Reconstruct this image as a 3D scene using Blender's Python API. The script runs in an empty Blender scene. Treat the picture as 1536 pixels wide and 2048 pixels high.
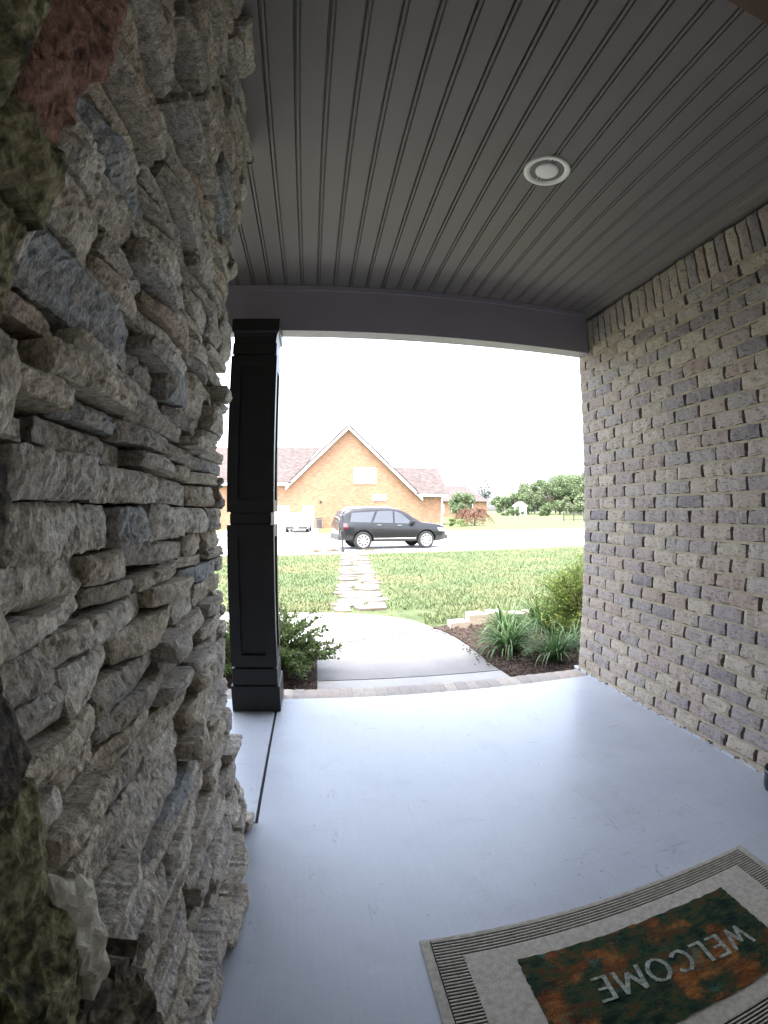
import bpy, bmesh, math, random
from mathutils import Vector, Matrix, Euler, noise
R = math.radians
random.seed(7)
sc = bpy.context.scene
C = sc.collection

# ------------------------------------------------------------------ camera
cam_d = bpy.data.cameras.new('camera')
cam = bpy.data.objects.new('camera', cam_d)
C.objects.link(cam); sc.camera = cam
cam_d.type = 'PANO'
pt = cam_d if hasattr(cam_d, 'panorama_type') else cam_d.cycles
pt.panorama_type = 'FISHEYE_LENS_POLYNOMIAL'       # a wide door-camera lens
cam_d.sensor_fit = 'HORIZONTAL'; cam_d.sensor_width = 36.0
FMM = 1.3497 * 700 * 36.0 / 1536
pt.fisheye_fov = math.pi
pt.fisheye_polynomial_k0 = 0.0
pt.fisheye_polynomial_k1 = -1.0 / FMM
pt.fisheye_polynomial_k2 = 0.0
pt.fisheye_polynomial_k3 = 0.0439 / FMM ** 3
pt.fisheye_polynomial_k4 = 0.0
cam.location = (0, 0, 1.2)
cam.rotation_euler = Euler((math.pi / 2 - 0.0013, 0, -0.1416), 'XYZ')
cam_d.clip_start = 0.01; cam_d.clip_end = 2000
cam_d.dof.use_dof = True; cam_d.dof.focus_distance = 3.0; cam_d.dof.aperture_fstop = 40

# ------------------------------------------------------------------ sky, sun, exposure
SUN_EL, SUN_AZ = R(72), R(215)          # azimuth clockwise from +Y: the sun stands behind the camera, to its left
world = bpy.data.worlds.new('World'); sc.world = world; world.use_nodes = True
wn = world.node_tree
sky = wn.nodes.new('ShaderNodeTexSky'); sky.sky_type = 'NISHITA'; sky.sun_disc = False
sky.sun_elevation = SUN_EL; sky.sun_rotation = SUN_AZ
sky.air_density = 1.0; sky.dust_density = 4.0; sky.ozone_density = 1.0
hz = wn.nodes.new('ShaderNodeHueSaturation'); hz.inputs['Saturation'].default_value = .55    # thin white haze over the whole sky
wn.links.new(sky.outputs[0], hz.inputs['Color']); wn.links.new(hz.outputs[0], wn.nodes['Background'].inputs[0])
wn.nodes['Background'].inputs[1].default_value = 0.15
sun_d = bpy.data.lights.new('sun', 'SUN'); sun = bpy.data.objects.new('sun', sun_d); C.objects.link(sun)
sun_d.energy = .8; sun_d.angle = R(10); sun_d.color = (1, .95, .87)
sv = Vector((math.cos(SUN_EL) * math.sin(SUN_AZ), math.cos(SUN_EL) * math.cos(SUN_AZ), math.sin(SUN_EL)))
sun.rotation_euler = sv.to_track_quat('Z', 'Y').to_euler()
sun.location = sv * 50
sc.view_settings.view_transform = 'Standard'; sc.view_settings.look = 'None'
sc.view_settings.gamma = 1.0; sc.view_settings.use_curve_mapping = False
sc.view_settings.exposure = 3.5
sc.render.engine = 'CYCLES'
sc.cycles.use_denoising = True
sc.cycles.max_bounces = 10; sc.cycles.diffuse_bounces = 6; sc.cycles.glossy_bounces = 4
sc.cycles.sample_clamp_indirect = 8.0

# ------------------------------------------------------------------ helpers
def tag(o, label=None, cat=None, group=None, kind=None):
    if label: o['label'] = label
    if cat: o['category'] = cat
    if group: o['group'] = group
    if kind: o['kind'] = kind
    return o

def empty(name, loc=(0, 0, 0), rz=0.0, label=None, cat=None, group=None, kind=None):
    o = bpy.data.objects.new(name, None); C.objects.link(o)
    o.location = loc; o.rotation_euler = (0, 0, rz); o.empty_display_size = .1
    return tag(o, label, cat, group, kind)

def link(name, me, parent=None, loc=None, rot=None):
    o = bpy.data.objects.new(name, me); C.objects.link(o)
    if parent is not None: o.parent = parent
    if loc is not None: o.location = loc
    if rot is not None: o.rotation_euler = rot
    return o

class MB:
    """collects verts and faces, builds one mesh"""
    def __init__(s): s.v = []; s.f = []
    def add(s, vs, fs):
        n = len(s.v); s.v += [tuple(v) for v in vs]; s.f += [tuple(n + i for i in f) for f in fs]
        return s
    def box(s, x0, x1, y0, y1, z0, z1, M=None):
        vs = [Vector((x, y, z)) for z in (z0, z1) for y in (y0, y1) for x in (x0, x1)]
        if M is not None: vs = [M @ v for v in vs]
        return s.add(vs, [(0, 2, 3, 1), (4, 5, 7, 6), (0, 1, 5, 4), (2, 6, 7, 3), (0, 4, 6, 2), (1, 3, 7, 5)])
    def prism(s, poly, a, b, axis='y'):
        """poly: 2D points; extruded from a to b along axis. y: (x,z)  z: (x,y)  x: (y,z)"""
        n = len(poly)
        def p(q, t):
            return (q[0], t, q[1]) if axis == 'y' else ((q[0], q[1], t) if axis == 'z' else (t, q[0], q[1]))
        vs = [p(q, a) for q in poly] + [p(q, b) for q in poly]
        fs = [tuple(range(n)), tuple(range(2 * n - 1, n - 1, -1))]
        fs += [(i, n + i, n + (i + 1) % n, (i + 1) % n) for i in range(n)]
        return s.add(vs, fs)
    def tube(s, pts, rads, n=8, cap=True):
        pts = [Vector(p) for p in pts]
        if not hasattr(rads, '__len__'): rads = [rads] * len(pts)
        base = len(s.v); rings = []
        for i, p in enumerate(pts):
            d = (pts[min(i + 1, len(pts) - 1)] - pts[max(i - 1, 0)])
            d = d.normalized() if d.length > 1e-9 else Vector((0, 0, 1))
            u = d.orthogonal().normalized() if i == 0 else (u - d * u.dot(d)).normalized()
            w = d.cross(u)
            for k in range(n):
                a = 2 * math.pi * k / n
                s.v.append(tuple(p + (u * math.cos(a) + w * math.sin(a)) * rads[i]))
        for i in range(len(pts) - 1):
            for k in range(n):
                a, b = base + i * n + k, base + i * n + (k + 1) % n
                s.f.append((a, b, b + n, a + n))
        if cap:
            s.f.append(tuple(base + k for k in range(n - 1, -1, -1)))
            s.f.append(tuple(base + (len(pts) - 1) * n + k for k in range(n)))
        return s
    def lathe(s, prof, n=32, M=None):
        """prof: (r, h) list; axis z; open or starting and ending at r = 0"""
        base = len(s.v)
        for r, h in prof:
            for k in range(n):
                a = 2 * math.pi * k / n
                v = Vector((r * math.cos(a), r * math.sin(a), h))
                s.v.append(tuple(M @ v if M is not None else v))
        for i in range(len(prof) - 1):
            for k in range(n):
                a, b = base + i * n + k, base + i * n + (k + 1) % n
                s.f.append((a, b, b + n, a + n))
        return s
    def mesh(s, name, mat=None, smooth=False):
        me = bpy.data.meshes.new(name); me.from_pydata(s.v, [], s.f); me.validate(); me.update()
        if mat: me.materials.append(mat)
        if smooth: me.polygons.foreach_set('use_smooth', [True] * len(me.polygons))
        return me
    def build(s, name, mat=None, parent=None, smooth=False, loc=None, rot=None, bevel=0.0, kind=None):
        me = s.mesh(name, mat, smooth)
        if bevel:
            bm = bmesh.new(); bm.from_mesh(me)
            bmesh.ops.remove_doubles(bm, verts=bm.verts, dist=1e-5)
            bmesh.ops.recalc_face_normals(bm, faces=bm.faces)
            es = [e for e in bm.edges if len(e.link_faces) == 2 and e.calc_face_angle(0) > .5]
            bmesh.ops.bevel(bm, geom=es, offset=bevel, segments=2, affect='EDGES', profile=.6)
            bm.to_mesh(me); bm.free()
        o = link(name, me, parent, loc, rot)
        if kind: o['kind'] = kind
        return o

def fixn(me):
    bm = bmesh.new(); bm.from_mesh(me); bmesh.ops.recalc_face_normals(bm, faces=bm.faces); bm.to_mesh(me); bm.free()

# --- materials
def node(nt, typ, **kw):
    n = nt.nodes.new(typ)
    for k, v in kw.items():
        if k.startswith('i_'):
            key = k[2:]; key = int(key) if key.isdigit() else key.replace('_', ' ')
            if isinstance(v, bpy.types.NodeSocket): nt.links.new(v, n.inputs[key])
            else: n.inputs[key].default_value = v
        else: setattr(n, k, v)
    return n
def c4(c): return (c[0], c[1], c[2], 1.0)
def ramp(nt, fac, stops, interp='LINEAR'):
    n = nt.nodes.new('ShaderNodeValToRGB'); e = n.color_ramp.elements; n.color_ramp.interpolation = interp
    while len(e) < len(stops): e.new(.5)
    for i, (p, c) in enumerate(stops):
        e[i].position = p; e[i].color = c4(c) if hasattr(c, '__len__') else (c, c, c, 1)
    nt.links.new(fac, n.inputs[0]); return n.outputs[0]
def mixc(nt, fac, a, b, mode='MIX'):
    n = nt.nodes.new('ShaderNodeMix'); n.data_type = 'RGBA'; n.blend_type = mode
    for i, v in ((0, fac), (6, a), (7, b)):
        if isinstance(v, bpy.types.NodeSocket): nt.links.new(v, n.inputs[i])
        elif i == 0: n.inputs[0].default_value = v
        else: n.inputs[i].default_value = c4(v)
    return n.outputs[2]
def tex(nt, kind, scale, detail=4.0, rough=.55, coord='Object', stretch=None, rand=False, **kw):
    tc = nt.nodes.new('ShaderNodeTexCoord'); vec = tc.outputs[coord]
    if rand:
        oi = nt.nodes.new('ShaderNodeObjectInfo')
        m = node(nt, 'ShaderNodeVectorMath', operation='MULTIPLY_ADD', i_1=(0, 0, 0))
        cx = node(nt, 'ShaderNodeCombineXYZ'); mu = node(nt, 'ShaderNodeMath', operation='MULTIPLY', i_0=oi.outputs['Random'], i_1=57.0)
        for k in range(3): nt.links.new(mu.outputs[0], cx.inputs[k])
        ad = node(nt, 'ShaderNodeVectorMath', operation='ADD', i_0=vec, i_1=cx.outputs[0]); vec = ad.outputs[0]
    if stretch:
        mp = node(nt, 'ShaderNodeMapping', i_Vector=vec); mp.inputs['Scale'].default_value = stretch; vec = mp.outputs[0]
    if kind == 'noise':
        n = node(nt, 'ShaderNodeTexNoise', i_Vector=vec, i_Scale=scale, i_Detail=detail, i_Roughness=rough); return n.outputs['Fac']
    if kind == 'voronoi':
        n = node(nt, 'ShaderNodeTexVoronoi', i_Vector=vec, i_Scale=scale, **kw); return n.outputs['Distance']
    if kind == 'cells':
        n = node(nt, 'ShaderNodeTexVoronoi', i_Vector=vec, i_Scale=scale, **kw); return n.outputs['Color']
    if kind == 'wave':
        n = node(nt, 'ShaderNodeTexWave', i_Vector=vec, i_Scale=scale, i_Distortion=kw.get('dist', 2.0), i_Detail=detail); return n.outputs['Fac']
def newmat(name):
    m = bpy.data.materials.new(name); m.use_nodes = True
    return m, m.node_tree, m.node_tree.nodes['Principled BSDF']
def setp(nt, p, **kw):
    for k, v in kw.items():
        key = k.replace('_', ' ')
        if isinstance(v, bpy.types.NodeSocket): nt.links.new(v, p.inputs[key])
        elif hasattr(v, '__len__') and len(v) == 3: p.inputs[key].default_value = c4(v)
        else: p.inputs[key].default_value = v
def bump(nt, p, h, strength=.5, dist=.01):
    b = node(nt, 'ShaderNodeBump', i_Strength=strength, i_Distance=dist, i_Height=h)
    nt.links.new(b.outputs[0], p.inputs['Normal'])
def rnd(nt): return nt.nodes.new('ShaderNodeObjectInfo').outputs['Random']
def island(nt): return nt.nodes.new('ShaderNodeNewGeometry').outputs['Random Per Island']
def math_(nt, op, a, b=0.0):
    n = node(nt, 'ShaderNodeMath', operation=op, i_0=a, i_1=b); return n.outputs[0]

def plain(name, col, rough=.6, var=.12, scale=6.0, metallic=0.0, bumps=0.0, bscale=60.0, coat=0.0, spec=.5):
    m, nt, p = newmat(name)
    f = tex(nt, 'noise', scale, 5)
    d = tuple(max(0, c * (1 - var)) for c in col); l = tuple(min(1, c * (1 + var)) for c in col)
    setp(nt, p, Base_Color=ramp(nt, f, [(.3, d), (.7, l)]), Roughness=rough, Metallic=metallic, Coat_Weight=coat, Specular_IOR_Level=spec)
    if bumps: bump(nt, p, tex(nt, 'noise', bscale, 3), bumps, .003)
    return m

def stone_mat():
    m, nt, p = newmat('ledge_stone')
    r = rnd(nt)
    base = ramp(nt, r, [(0, (.52, .46, .38)), (.16, (.57, .525, .455)), (.34, (.46, .42, .375)), (.5, (.61, .565, .49)), (.64, (.37, .335, .30)), (.76, (.54, .47, .37)), (.875, (.33, .345, .36)), (.91, (.50, .46, .41)), (.965, (.43, .33, .25)), (1, (.45, .41, .37))], 'CONSTANT')
    n1 = tex(nt, 'noise', 9, 6, .65, rand=True, stretch=(1, 1, 2.2))
    n2 = tex(nt, 'noise', 70, 5, .7, rand=True, stretch=(1, 1.0, .8))
    n3 = tex(nt, 'noise', 26, 4, .6, rand=True, stretch=(1, .8, 3.0))
    c = mixc(nt, ramp(nt, n1, [(.42, 0), (.68, .75)]), base, (.40, .335, .24))
    c = mixc(nt, ramp(nt, n3, [(.5, 0), (.72, .6)]), c, (.22, .215, .21))
    c = mixc(nt, .9, c, ramp(nt, n2, [(.3, .3), (.5, .95), (.7, 1.35)]), 'MULTIPLY')
    setp(nt, p, Base_Color=c, Roughness=.88, Specular_IOR_Level=.3)
    n4 = tex(nt, 'noise', 230, 3, .7, rand=True, stretch=(1, 1.3, .6))
    c = mixc(nt, .8, c, ramp(nt, n4, [(.32, .45), (.5, 1.0), (.68, 1.4)]), 'MULTIPLY'); setp(nt, p, Base_Color=c)
    h = math_(nt, 'ADD', math_(nt, 'MULTIPLY', n3, 1.4), math_(nt, 'ADD', math_(nt, 'MULTIPLY', n2, .9), math_(nt, 'MULTIPLY', n4, .45)))
    bump(nt, p, h, .9, .007)
    return m

def brick_mat(name, cols, fleck=.6, dark=(.06, .055, .06)):
    m, nt, p = newmat(name)
    r = rnd(nt)
    base = ramp(nt, r, [(i / len(cols), c) for i, c in enumerate(cols)], 'CONSTANT')
    n1 = tex(nt, 'noise', 14, 5, .6, rand=True, stretch=(1, .6, 1.5))
    n2 = tex(nt, 'noise', 75, 4, .6, rand=True, stretch=(1, .5, 1.2))
    n3 = tex(nt, 'noise', 160, 3, .6, rand=True)
    c = mixc(nt, ramp(nt, n1, [(.4, 0), (.7, .55)]), base, (.37, .315, .27))
    c = mixc(nt, ramp(nt, n2, [(.55, 0), (.64, fleck)]), c, dark)
    c = mixc(nt, .6, c, ramp(nt, n3, [(.3, .55), (.7, 1.25)]), 'MULTIPLY')
    setp(nt, p, Base_Color=c, Roughness=.9, Specular_IOR_Level=.25)
    bump(nt, p, math_(nt, 'ADD', n2, math_(nt, 'MULTIPLY', n3, .6)), .6, .004)
    return m

def leaf_mat(name, cols, trans=.25, rough=.5, spec=.4):
    m, nt, p = newmat(name)
    f = island(nt)
    n = len(cols) - 1
    col = ramp(nt, f, [(i / n, c) for i, c in enumerate(cols)])
    setp(nt, p, Base_Color=col, Roughness=rough, Specular_IOR_Level=spec)
    t = node(nt, 'ShaderNodeBsdfTranslucent', i_Color=col)
    mx = node(nt, 'ShaderNodeMixShader', i_Fac=trans)
    nt.links.new(p.outputs[0], mx.inputs[1]); nt.links.new(t.outputs[0], mx.inputs[2])
    nt.links.new(mx.outputs[0], nt.nodes['Material Output'].inputs[0])
    return m

def grass_mat():
    m, nt, p = newmat('grass_blades')
    a = ramp(nt, island(nt), [(0, .85), (1, 1.15)])
    c = mixc(nt, 1.0, ramp(nt, tex(nt, 'noise', .55, 6, .65), [(.36, (.105, .142, .07)), (.48, (.125, .158, .08)), (.58, (.15, .165, .09)), (.70, (.19, .175, .105))]), a, 'MULTIPLY')
    setp(nt, p, Base_Color=c, Roughness=.85, Specular_IOR_Level=.1)
    return m

def concrete_mat(name, col, rough=.75, stain=.12, grain=.1):
    m, nt, p = newmat(name)
    n1 = tex(nt, 'noise', 1.3, 6, .6); n2 = tex(nt, 'noise', 90, 3, .6)
    d = tuple(c * (1 - 2 * stain) for c in col); l = tuple(min(1, c * (1 + stain)) for c in col)
    c = mixc(nt, .8, ramp(nt, n1, [(.3, d), (.65, l)]), ramp(nt, n2, [(.3, 1 - grain * 2), (.7, 1 + grain)]), 'MULTIPLY')
    setp(nt, p, Base_Color=c, Roughness=rough)
    bump(nt, p, n2, .25, .004)
    return m

def floor_mat():
    m, nt, p = newmat('painted_concrete')
    n1 = tex(nt, 'noise', 1.6, 5, .6)
    n2 = tex(nt, 'noise', 30, 4, .6, stretch=(3.0, .12, 1))
    n3 = tex(nt, 'noise', 95, 3, .65, stretch=(2.5, .08, 1))
    sp = tex(nt, 'voronoi', 22); spn = tex(nt, 'noise', 4, 3)
    c = ramp(nt, n1, [(.25, (.38, .405, .45)), (.5, (.43, .455, .50)), (.75, (.46, .485, .53))])
    c = mixc(nt, .5, c, ramp(nt, n2, [(.3, .94), (.7, 1.04)]), 'MULTIPLY')
    spk = math_(nt, 'MULTIPLY', ramp(nt, sp, [(.06, 1), (.10, 0)]), ramp(nt, spn, [(.50, 0), (.60, 1)]))
    c = mixc(nt, math_(nt, 'MULTIPLY', spk, .75), c, (.13, .12, .12))
    # scuffs, scratches and old footmarks
    sc1 = tex(nt, 'noise', 7, 8, .75, stretch=(.5, 3.5, 1))
    c = mixc(nt, ramp(nt, sc1, [(.60, 0), (.70, .5)]), c, (.54, .56, .60))
    for st_, sc_, lo in (((1.2, 9, 1), 1.6, .5), ((7, 1.1, 1), 2.1, .47)):
        ln = tex(nt, 'noise', sc_, 2, .5, stretch=st_)
        line = ramp(nt, math_(nt, 'ABSOLUTE', math_(nt, 'SUBTRACT', ln, lo)), [(.003, 1), (.008, 0)])
        line = math_(nt, 'MULTIPLY', line, ramp(nt, tex(nt, 'noise', 3.1 + sc_, 3), [(.56, 0), (.63, .55)]))
        c = mixc(nt, line, c, (.24, .25, .27))
    st1 = tex(nt, 'noise', 3.0, 7, .72)
    c = mixc(nt, ramp(nt, st1, [(.52, 0), (.70, .35)]), c, (.30, .31, .33))
    c = mixc(nt, ramp(nt, tex(nt, 'noise', 42, 5, .7), [(.62, 0), (.72, .45)]), c, (.27, .27, .28))
    setp(nt, p, Base_Color=c, Roughness=ramp(nt, n1, [(.3, .30), (.7, .46)]), Specular_IOR_Level=.5)
    bump(nt, p, math_(nt, 'ADD', math_(nt, 'MULTIPLY', n3, .4), math_(nt, 'MULTIPLY', tex(nt, 'noise', 60, 3), .5)), .30, .003)
    return m

def lawn_mat():
    m, nt, p = newmat('lawn_turf')
    n1 = tex(nt, 'noise', .55, 6, .65); n2 = tex(nt, 'noise', 9, 5, .7, stretch=(1, .6, 1)); n3 = tex(nt, 'noise', 45, 3, .7)
    c = ramp(nt, n1, [(.36, (.07, .095, .042)), (.48, (.085, .108, .048)), (.58, (.105, .115, .05)), (.70, (.135, .125, .06))])
    c = mixc(nt, .9, c, ramp(nt, n2, [(.3, .55), (.5, 1.0), (.75, 1.5)]), 'MULTIPLY')
    c = mixc(nt, .7, c, ramp(nt, n3, [(.3, .6), (.7, 1.35)]), 'MULTIPLY')
    setp(nt, p, Base_Color=c, Roughness=.9, Specular_IOR_Level=.15)
    bump(nt, p, math_(nt, 'ADD', n2, n3), .8, .05)
    return m

def house_brick_mat():
    m, nt, p = newmat('far_brickwork')
    tc = nt.nodes.new('ShaderNodeTexCoord')
    mp = node(nt, 'ShaderNodeMapping', i_Vector=tc.outputs['Object']); mp.inputs['Rotation'].default_value = (R(90), 0, 0)
    b = node(nt, 'ShaderNodeTexBrick', i_Vector=mp.outputs[0], i_Scale=1.0)
    b.inputs['Color1'].default_value = (.27, .118, .07, 1); b.inputs['Color2'].default_value = (.18, .072, .045, 1)
    b.inputs['Mortar'].default_value = (.34, .265, .17, 1)
    b.inputs['Brick Width'].default_value = .21; b.inputs['Row Height'].default_value = .081; b.inputs['Mortar Size'].default_value = .009
    n1 = tex(nt, 'noise', .7, 5, .65); n2 = tex(nt, 'noise', 5, 4, .7, stretch=(.35, 1, 2.2))
    c = mixc(nt, ramp(nt, n2, [(.47, 0), (.6, .8)]), b.outputs[0], (.31, .21, .115))
    c = mixc(nt, ramp(nt, n1, [(.4, 0), (.7, .3)]), c, (.24, .11, .065))
    c = mixc(nt, .7, c, ramp(nt, tex(nt, 'noise', 7, 4, .75, stretch=(.35, 1, 2.6)), [(.35, .4), (.52, 1.0), (.7, 1.35)]), 'MULTIPLY')
    setp(nt, p, Base_Color=c, Roughness=.9)
    bump(nt, p, b.outputs[1], .4, -.01)
    return m

def shingle_mat(name, c1, c2):
    m, nt, p = newmat(name)
    tc = nt.nodes.new('ShaderNodeTexCoord')
    b = node(nt, 'ShaderNodeTexBrick', i_Vector=tc.outputs['Object'], i_Scale=1.0)
    b.inputs['Color1'].default_value = c4(c1); b.inputs['Color2'].default_value = c4(c2); b.inputs['Mortar'].default_value = (.04, .032, .03, 1)
    b.inputs['Brick Width'].default_value = .33; b.inputs['Row Height'].default_value = .13; b.inputs['Mortar Size'].default_value = .02
    c = mixc(nt, .8, b.outputs[0], ramp(nt, tex(nt, 'noise', 7, 4, .7), [(.3, .55), (.7, 1.35)]), 'MULTIPLY')
    setp(nt, p, Base_Color=c, Roughness=.95)
    return m

def mat_panel():
    m, nt, p = newmat('mat_print')
    n1 = tex(nt, 'noise', 7.5, 5, .62); n2 = tex(nt, 'noise', 24, 5, .65, stretch=(.7, 1.5, 1)); n3 = tex(nt, 'noise', 240, 2)
    c = ramp(nt, n2, [(.36, (.008, .016, .012)), (.47, (.02, .038, .022)), (.55, (.04, .05, .02)), (.62, (.08, .03, .014)), (.72, (.02, .05, .036))])
    o = ramp(nt, tex(nt, 'noise', 19, 5, .68, stretch=(.6, 1.6, 1)), [(.36, (.03, .02, .01)), (.48, (.12, .04, .014)), (.6, (.24, .095, .028)), (.8, (.28, .14, .045))])
    c = mixc(nt, ramp(nt, n1, [(.52, 0), (.60, .9)]), c, o)
    c = mixc(nt, ramp(nt, tex(nt, 'noise', 15, 6, .7, stretch=(1, 1.3, 1)), [(.60, 0), (.66, .75)]), c, (.025, .11, .09))
    c = mixc(nt, .8, c, ramp(nt, n3, [(.3, .6), (.7, 1.4)]), 'MULTIPLY')
    setp(nt, p, Base_Color=c, Roughness=.95, Specular_IOR_Level=.1)
    bump(nt, p, n3, .6, .003)
    return m

def glass_mat(name, col, rough=.06):
    m, nt, p = newmat(name); setp(nt, p, Base_Color=col, Roughness=rough, Specular_IOR_Level=.9, Coat_Weight=.6, Coat_Roughness=.03)
    return m
def paint_mat(name, col):
    m, nt, p = newmat(name); setp(nt, p, Base_Color=col, Roughness=.25, Coat_Weight=.35, Coat_Roughness=.03, Specular_IOR_Level=.25)
    return m

M = {
 'stone': stone_mat(),
 'brick': brick_mat('wall_brick', [(.37, .315, .265), (.31, .265, .25), (.40, .345, .28), (.28, .245, .245), (.37, .305, .255), (.33, .27, .25), (.43, .37, .305), (.32, .29, .275), (.34, .26, .22), (.22, .195, .20), (.38, .33, .30)]),
 'border_brick': brick_mat('edge_brick', [(.36, .31, .27), (.32, .29, .26), (.40, .36, .31), (.30, .27, .25)], .3),
 'mortar': plain('mortar', (.33, .285, .21), .95, .2, 18, bumps=.6, bscale=120, spec=.2),
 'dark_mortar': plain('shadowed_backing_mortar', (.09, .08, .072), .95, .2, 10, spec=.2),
 'floor': floor_mat(),
 'walk': concrete_mat('walk_concrete_shaded', (.155, .15, .146)),  # darker than the other slabs: roof shade put into the near slab's colour
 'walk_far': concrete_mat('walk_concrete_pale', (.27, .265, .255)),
 'road': concrete_mat('road_concrete', (.40, .39, .37), .85, .06),
 'kerb': concrete_mat('kerb_concrete', (.5, .49, .46), .85, .1),
 'lawn': lawn_mat(),
 'ceiling': plain('soffit_vinyl', (.20, .178, .165), .5, .04, 3, spec=.35),
 'trim': plain('dark_bronze_paint', (.02, .019, .019), .45, .08, 4, spec=.3),
 'beam': plain('beam_glare_tint', (.33, .30, .345), .42, .05, 3, spec=.5),  # taupe beam lightened and tinted lilac: lens glare put into its colour
 'white_metal': plain('cream_enamel', (.90, .89, .80), .45, .02, 4),
 'lens': plain('frosted_lens', (.90, .89, .82), .5, .02, 4),
 'gap': plain('joint_filler', (.05, .05, .052), .9, .1, 20),
 'jute': plain('mat_jute', (.42, .385, .325), .95, .2, 60, bumps=.9, bscale=320, spec=.1),
 'rubber': plain('mat_rubber', (.012, .012, .012), .8, .2, 60, spec=.2),
 'print': mat_panel(),
 'letter': plain('mat_letters', (.24, .26, .22), .95, .6, 90, spec=.1),
 'mulch': plain('mulch_bed', (.045, .032, .026), .95, .5, 40, bumps=1.0, bscale=60, spec=.1),
 'house_brick': house_brick_mat(),
 'shingle': shingle_mat('roof_shingles', (.10, .078, .074), (.055, .042, .04)),
 'white_paint': plain('white_trim_paint', (.8, .79, .77), .5, .03, 2),
 'grey_metal': plain('unit_metal', (.20, .17, .15), .5, .15, 8),
 'dark_metal': plain('black_iron', (.015, .015, .016), .4, .1, 12),
 'tyre': plain('tyre_rubber', (.018, .018, .019), .85, .1, 30),
 'alloy': plain('bright_alloy', (.72, .72, .73), .28, .03, 10, metallic=.75),
 'chrome': plain('chrome_strip', (.75, .75, .76), .15, .02, 5, metallic=1.0),
 'black_paint': paint_mat('black_car_paint', (.012, .012, .014)),
 'white_car_paint': paint_mat('white_car_paint', (.75, .75, .75)),
 'plastic': plain('dark_plastic', (.03, .03, .032), .6, .1, 20),
 'glass': glass_mat('tinted_glass', (.02, .022, .025)),
 'clear_glass': glass_mat('pale_glass', (.35, .37, .38), .1),
 'red_lens': glass_mat('red_lamp_lens', (.09, .006, .008)),
 'lamp_lens': glass_mat('clear_lamp_lens', (.55, .56, .58)),
 'bark': plain('bark', (.10, .075, .055), .95, .3, 20, bumps=.8, bscale=40),
 'maple_leaf': leaf_mat('maple_leaves', [(.10, .035, .025), (.16, .06, .035), (.12, .075, .045), (.19, .09, .05)], .2),
 'tree_leaf': leaf_mat('tree_leaves', [(.09, .13, .07), (.13, .175, .085), (.165, .21, .10), (.11, .15, .085)], .35),
 'tree_leaf_pale': leaf_mat('pale_tree_leaves', [(.13, .17, .085), (.17, .21, .105), (.145, .18, .115)], .3),
 'tree_leaf_grey': leaf_mat('grey_tree_leaves', [(.13, .15, .15), (.17, .19, .185), (.12, .14, .15)], .3),
 'bush_leaf': leaf_mat('shrub_leaves', [(.07, .12, .04), (.12, .18, .06), (.17, .225, .08), (.22, .26, .10)], .35, .4),
 'gold_leaf': leaf_mat('golden_shrub_leaves', [(.075, .125, .03), (.11, .165, .035), (.18, .22, .045), (.055, .095, .025)], .35),
 'blade': leaf_mat('strap_leaves', [(.045, .10, .03), (.07, .135, .045), (.10, .17, .06), (.06, .12, .05)], .25, .4),
 'dry_blade': leaf_mat('dry_strap_leaves', [(.22, .17, .10), (.16, .12, .08), (.26, .23, .16)], .2, .8),
 'grass_blade': grass_mat(),
 'flag': concrete_mat('flagstone_face', (.125, .098, .088), .85, .2),
 'block': concrete_mat('edging_block_face', (.42, .36, .30), .9, .15),
 'fence': plain('fence_paint', (.03, .03, .028), .6, .1, 5),
 'door_paint': plain('tan_wall_paint', (.42, .39, .35), .6, .04, 2),
 'pot': plain('dark_glaze', (.015, .02, .026), .25, .1, 8),
 'brown_board': plain('stained_board', (.12, .075, .05), .6, .2, 8),
}

# ------------------------------------------------------------------ terrain
def sst(t): t = max(0, min(1, t)); return t * t * (3 - 2 * t)
PROF = [(-200, -.17), (6.3, -.17), (18, -.46), (23, -.45), (27.2, -.12), (41, 0), (90, .5), (160, .9), (900, .9)]
def H(x, y):
    t = y - .17 * max(-40, min(60, x))
    z = PROF[-1][1]
    for (a, za), (b, zb) in zip(PROF, PROF[1:]):
        if t <= b:
            z = za + (zb - za) * max(0, (t - a)) / (b - a); break
    return z - .33 * sst((4 - x) / 5) * sst((t - 25) / 10) * (1 - sst((t - 50) / 20))

def frange(a, b, n): return [a + (b - a) * i / (n - 1) for i in range(n)]
b = MB()
gx = [-600, -300, -150, -80, -50] + frange(-35, 45, 81) + [55, 70, 90, 120, 180, 300, 600]
gy = [-300, -100, -40, -10, 0, 3] + frange(4, 50, 93) + [55, 60, 70, 80, 90, 110, 140, 180, 300, 900]
for y in gy:
    for x in gx: b.v.append((x, y, H(x, y)))
n = len(gx)
for j in range(len(gy) - 1):
    for i in range(n - 1): b.f.append((j * n + i, j * n + i + 1, (j + 1) * n + i + 1, (j + 1) * n + i))
tag(b.build('lawn', M['lawn'], smooth=True), 'mown green lawn with dry yellow patches', 'lawn', kind='structure')

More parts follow.
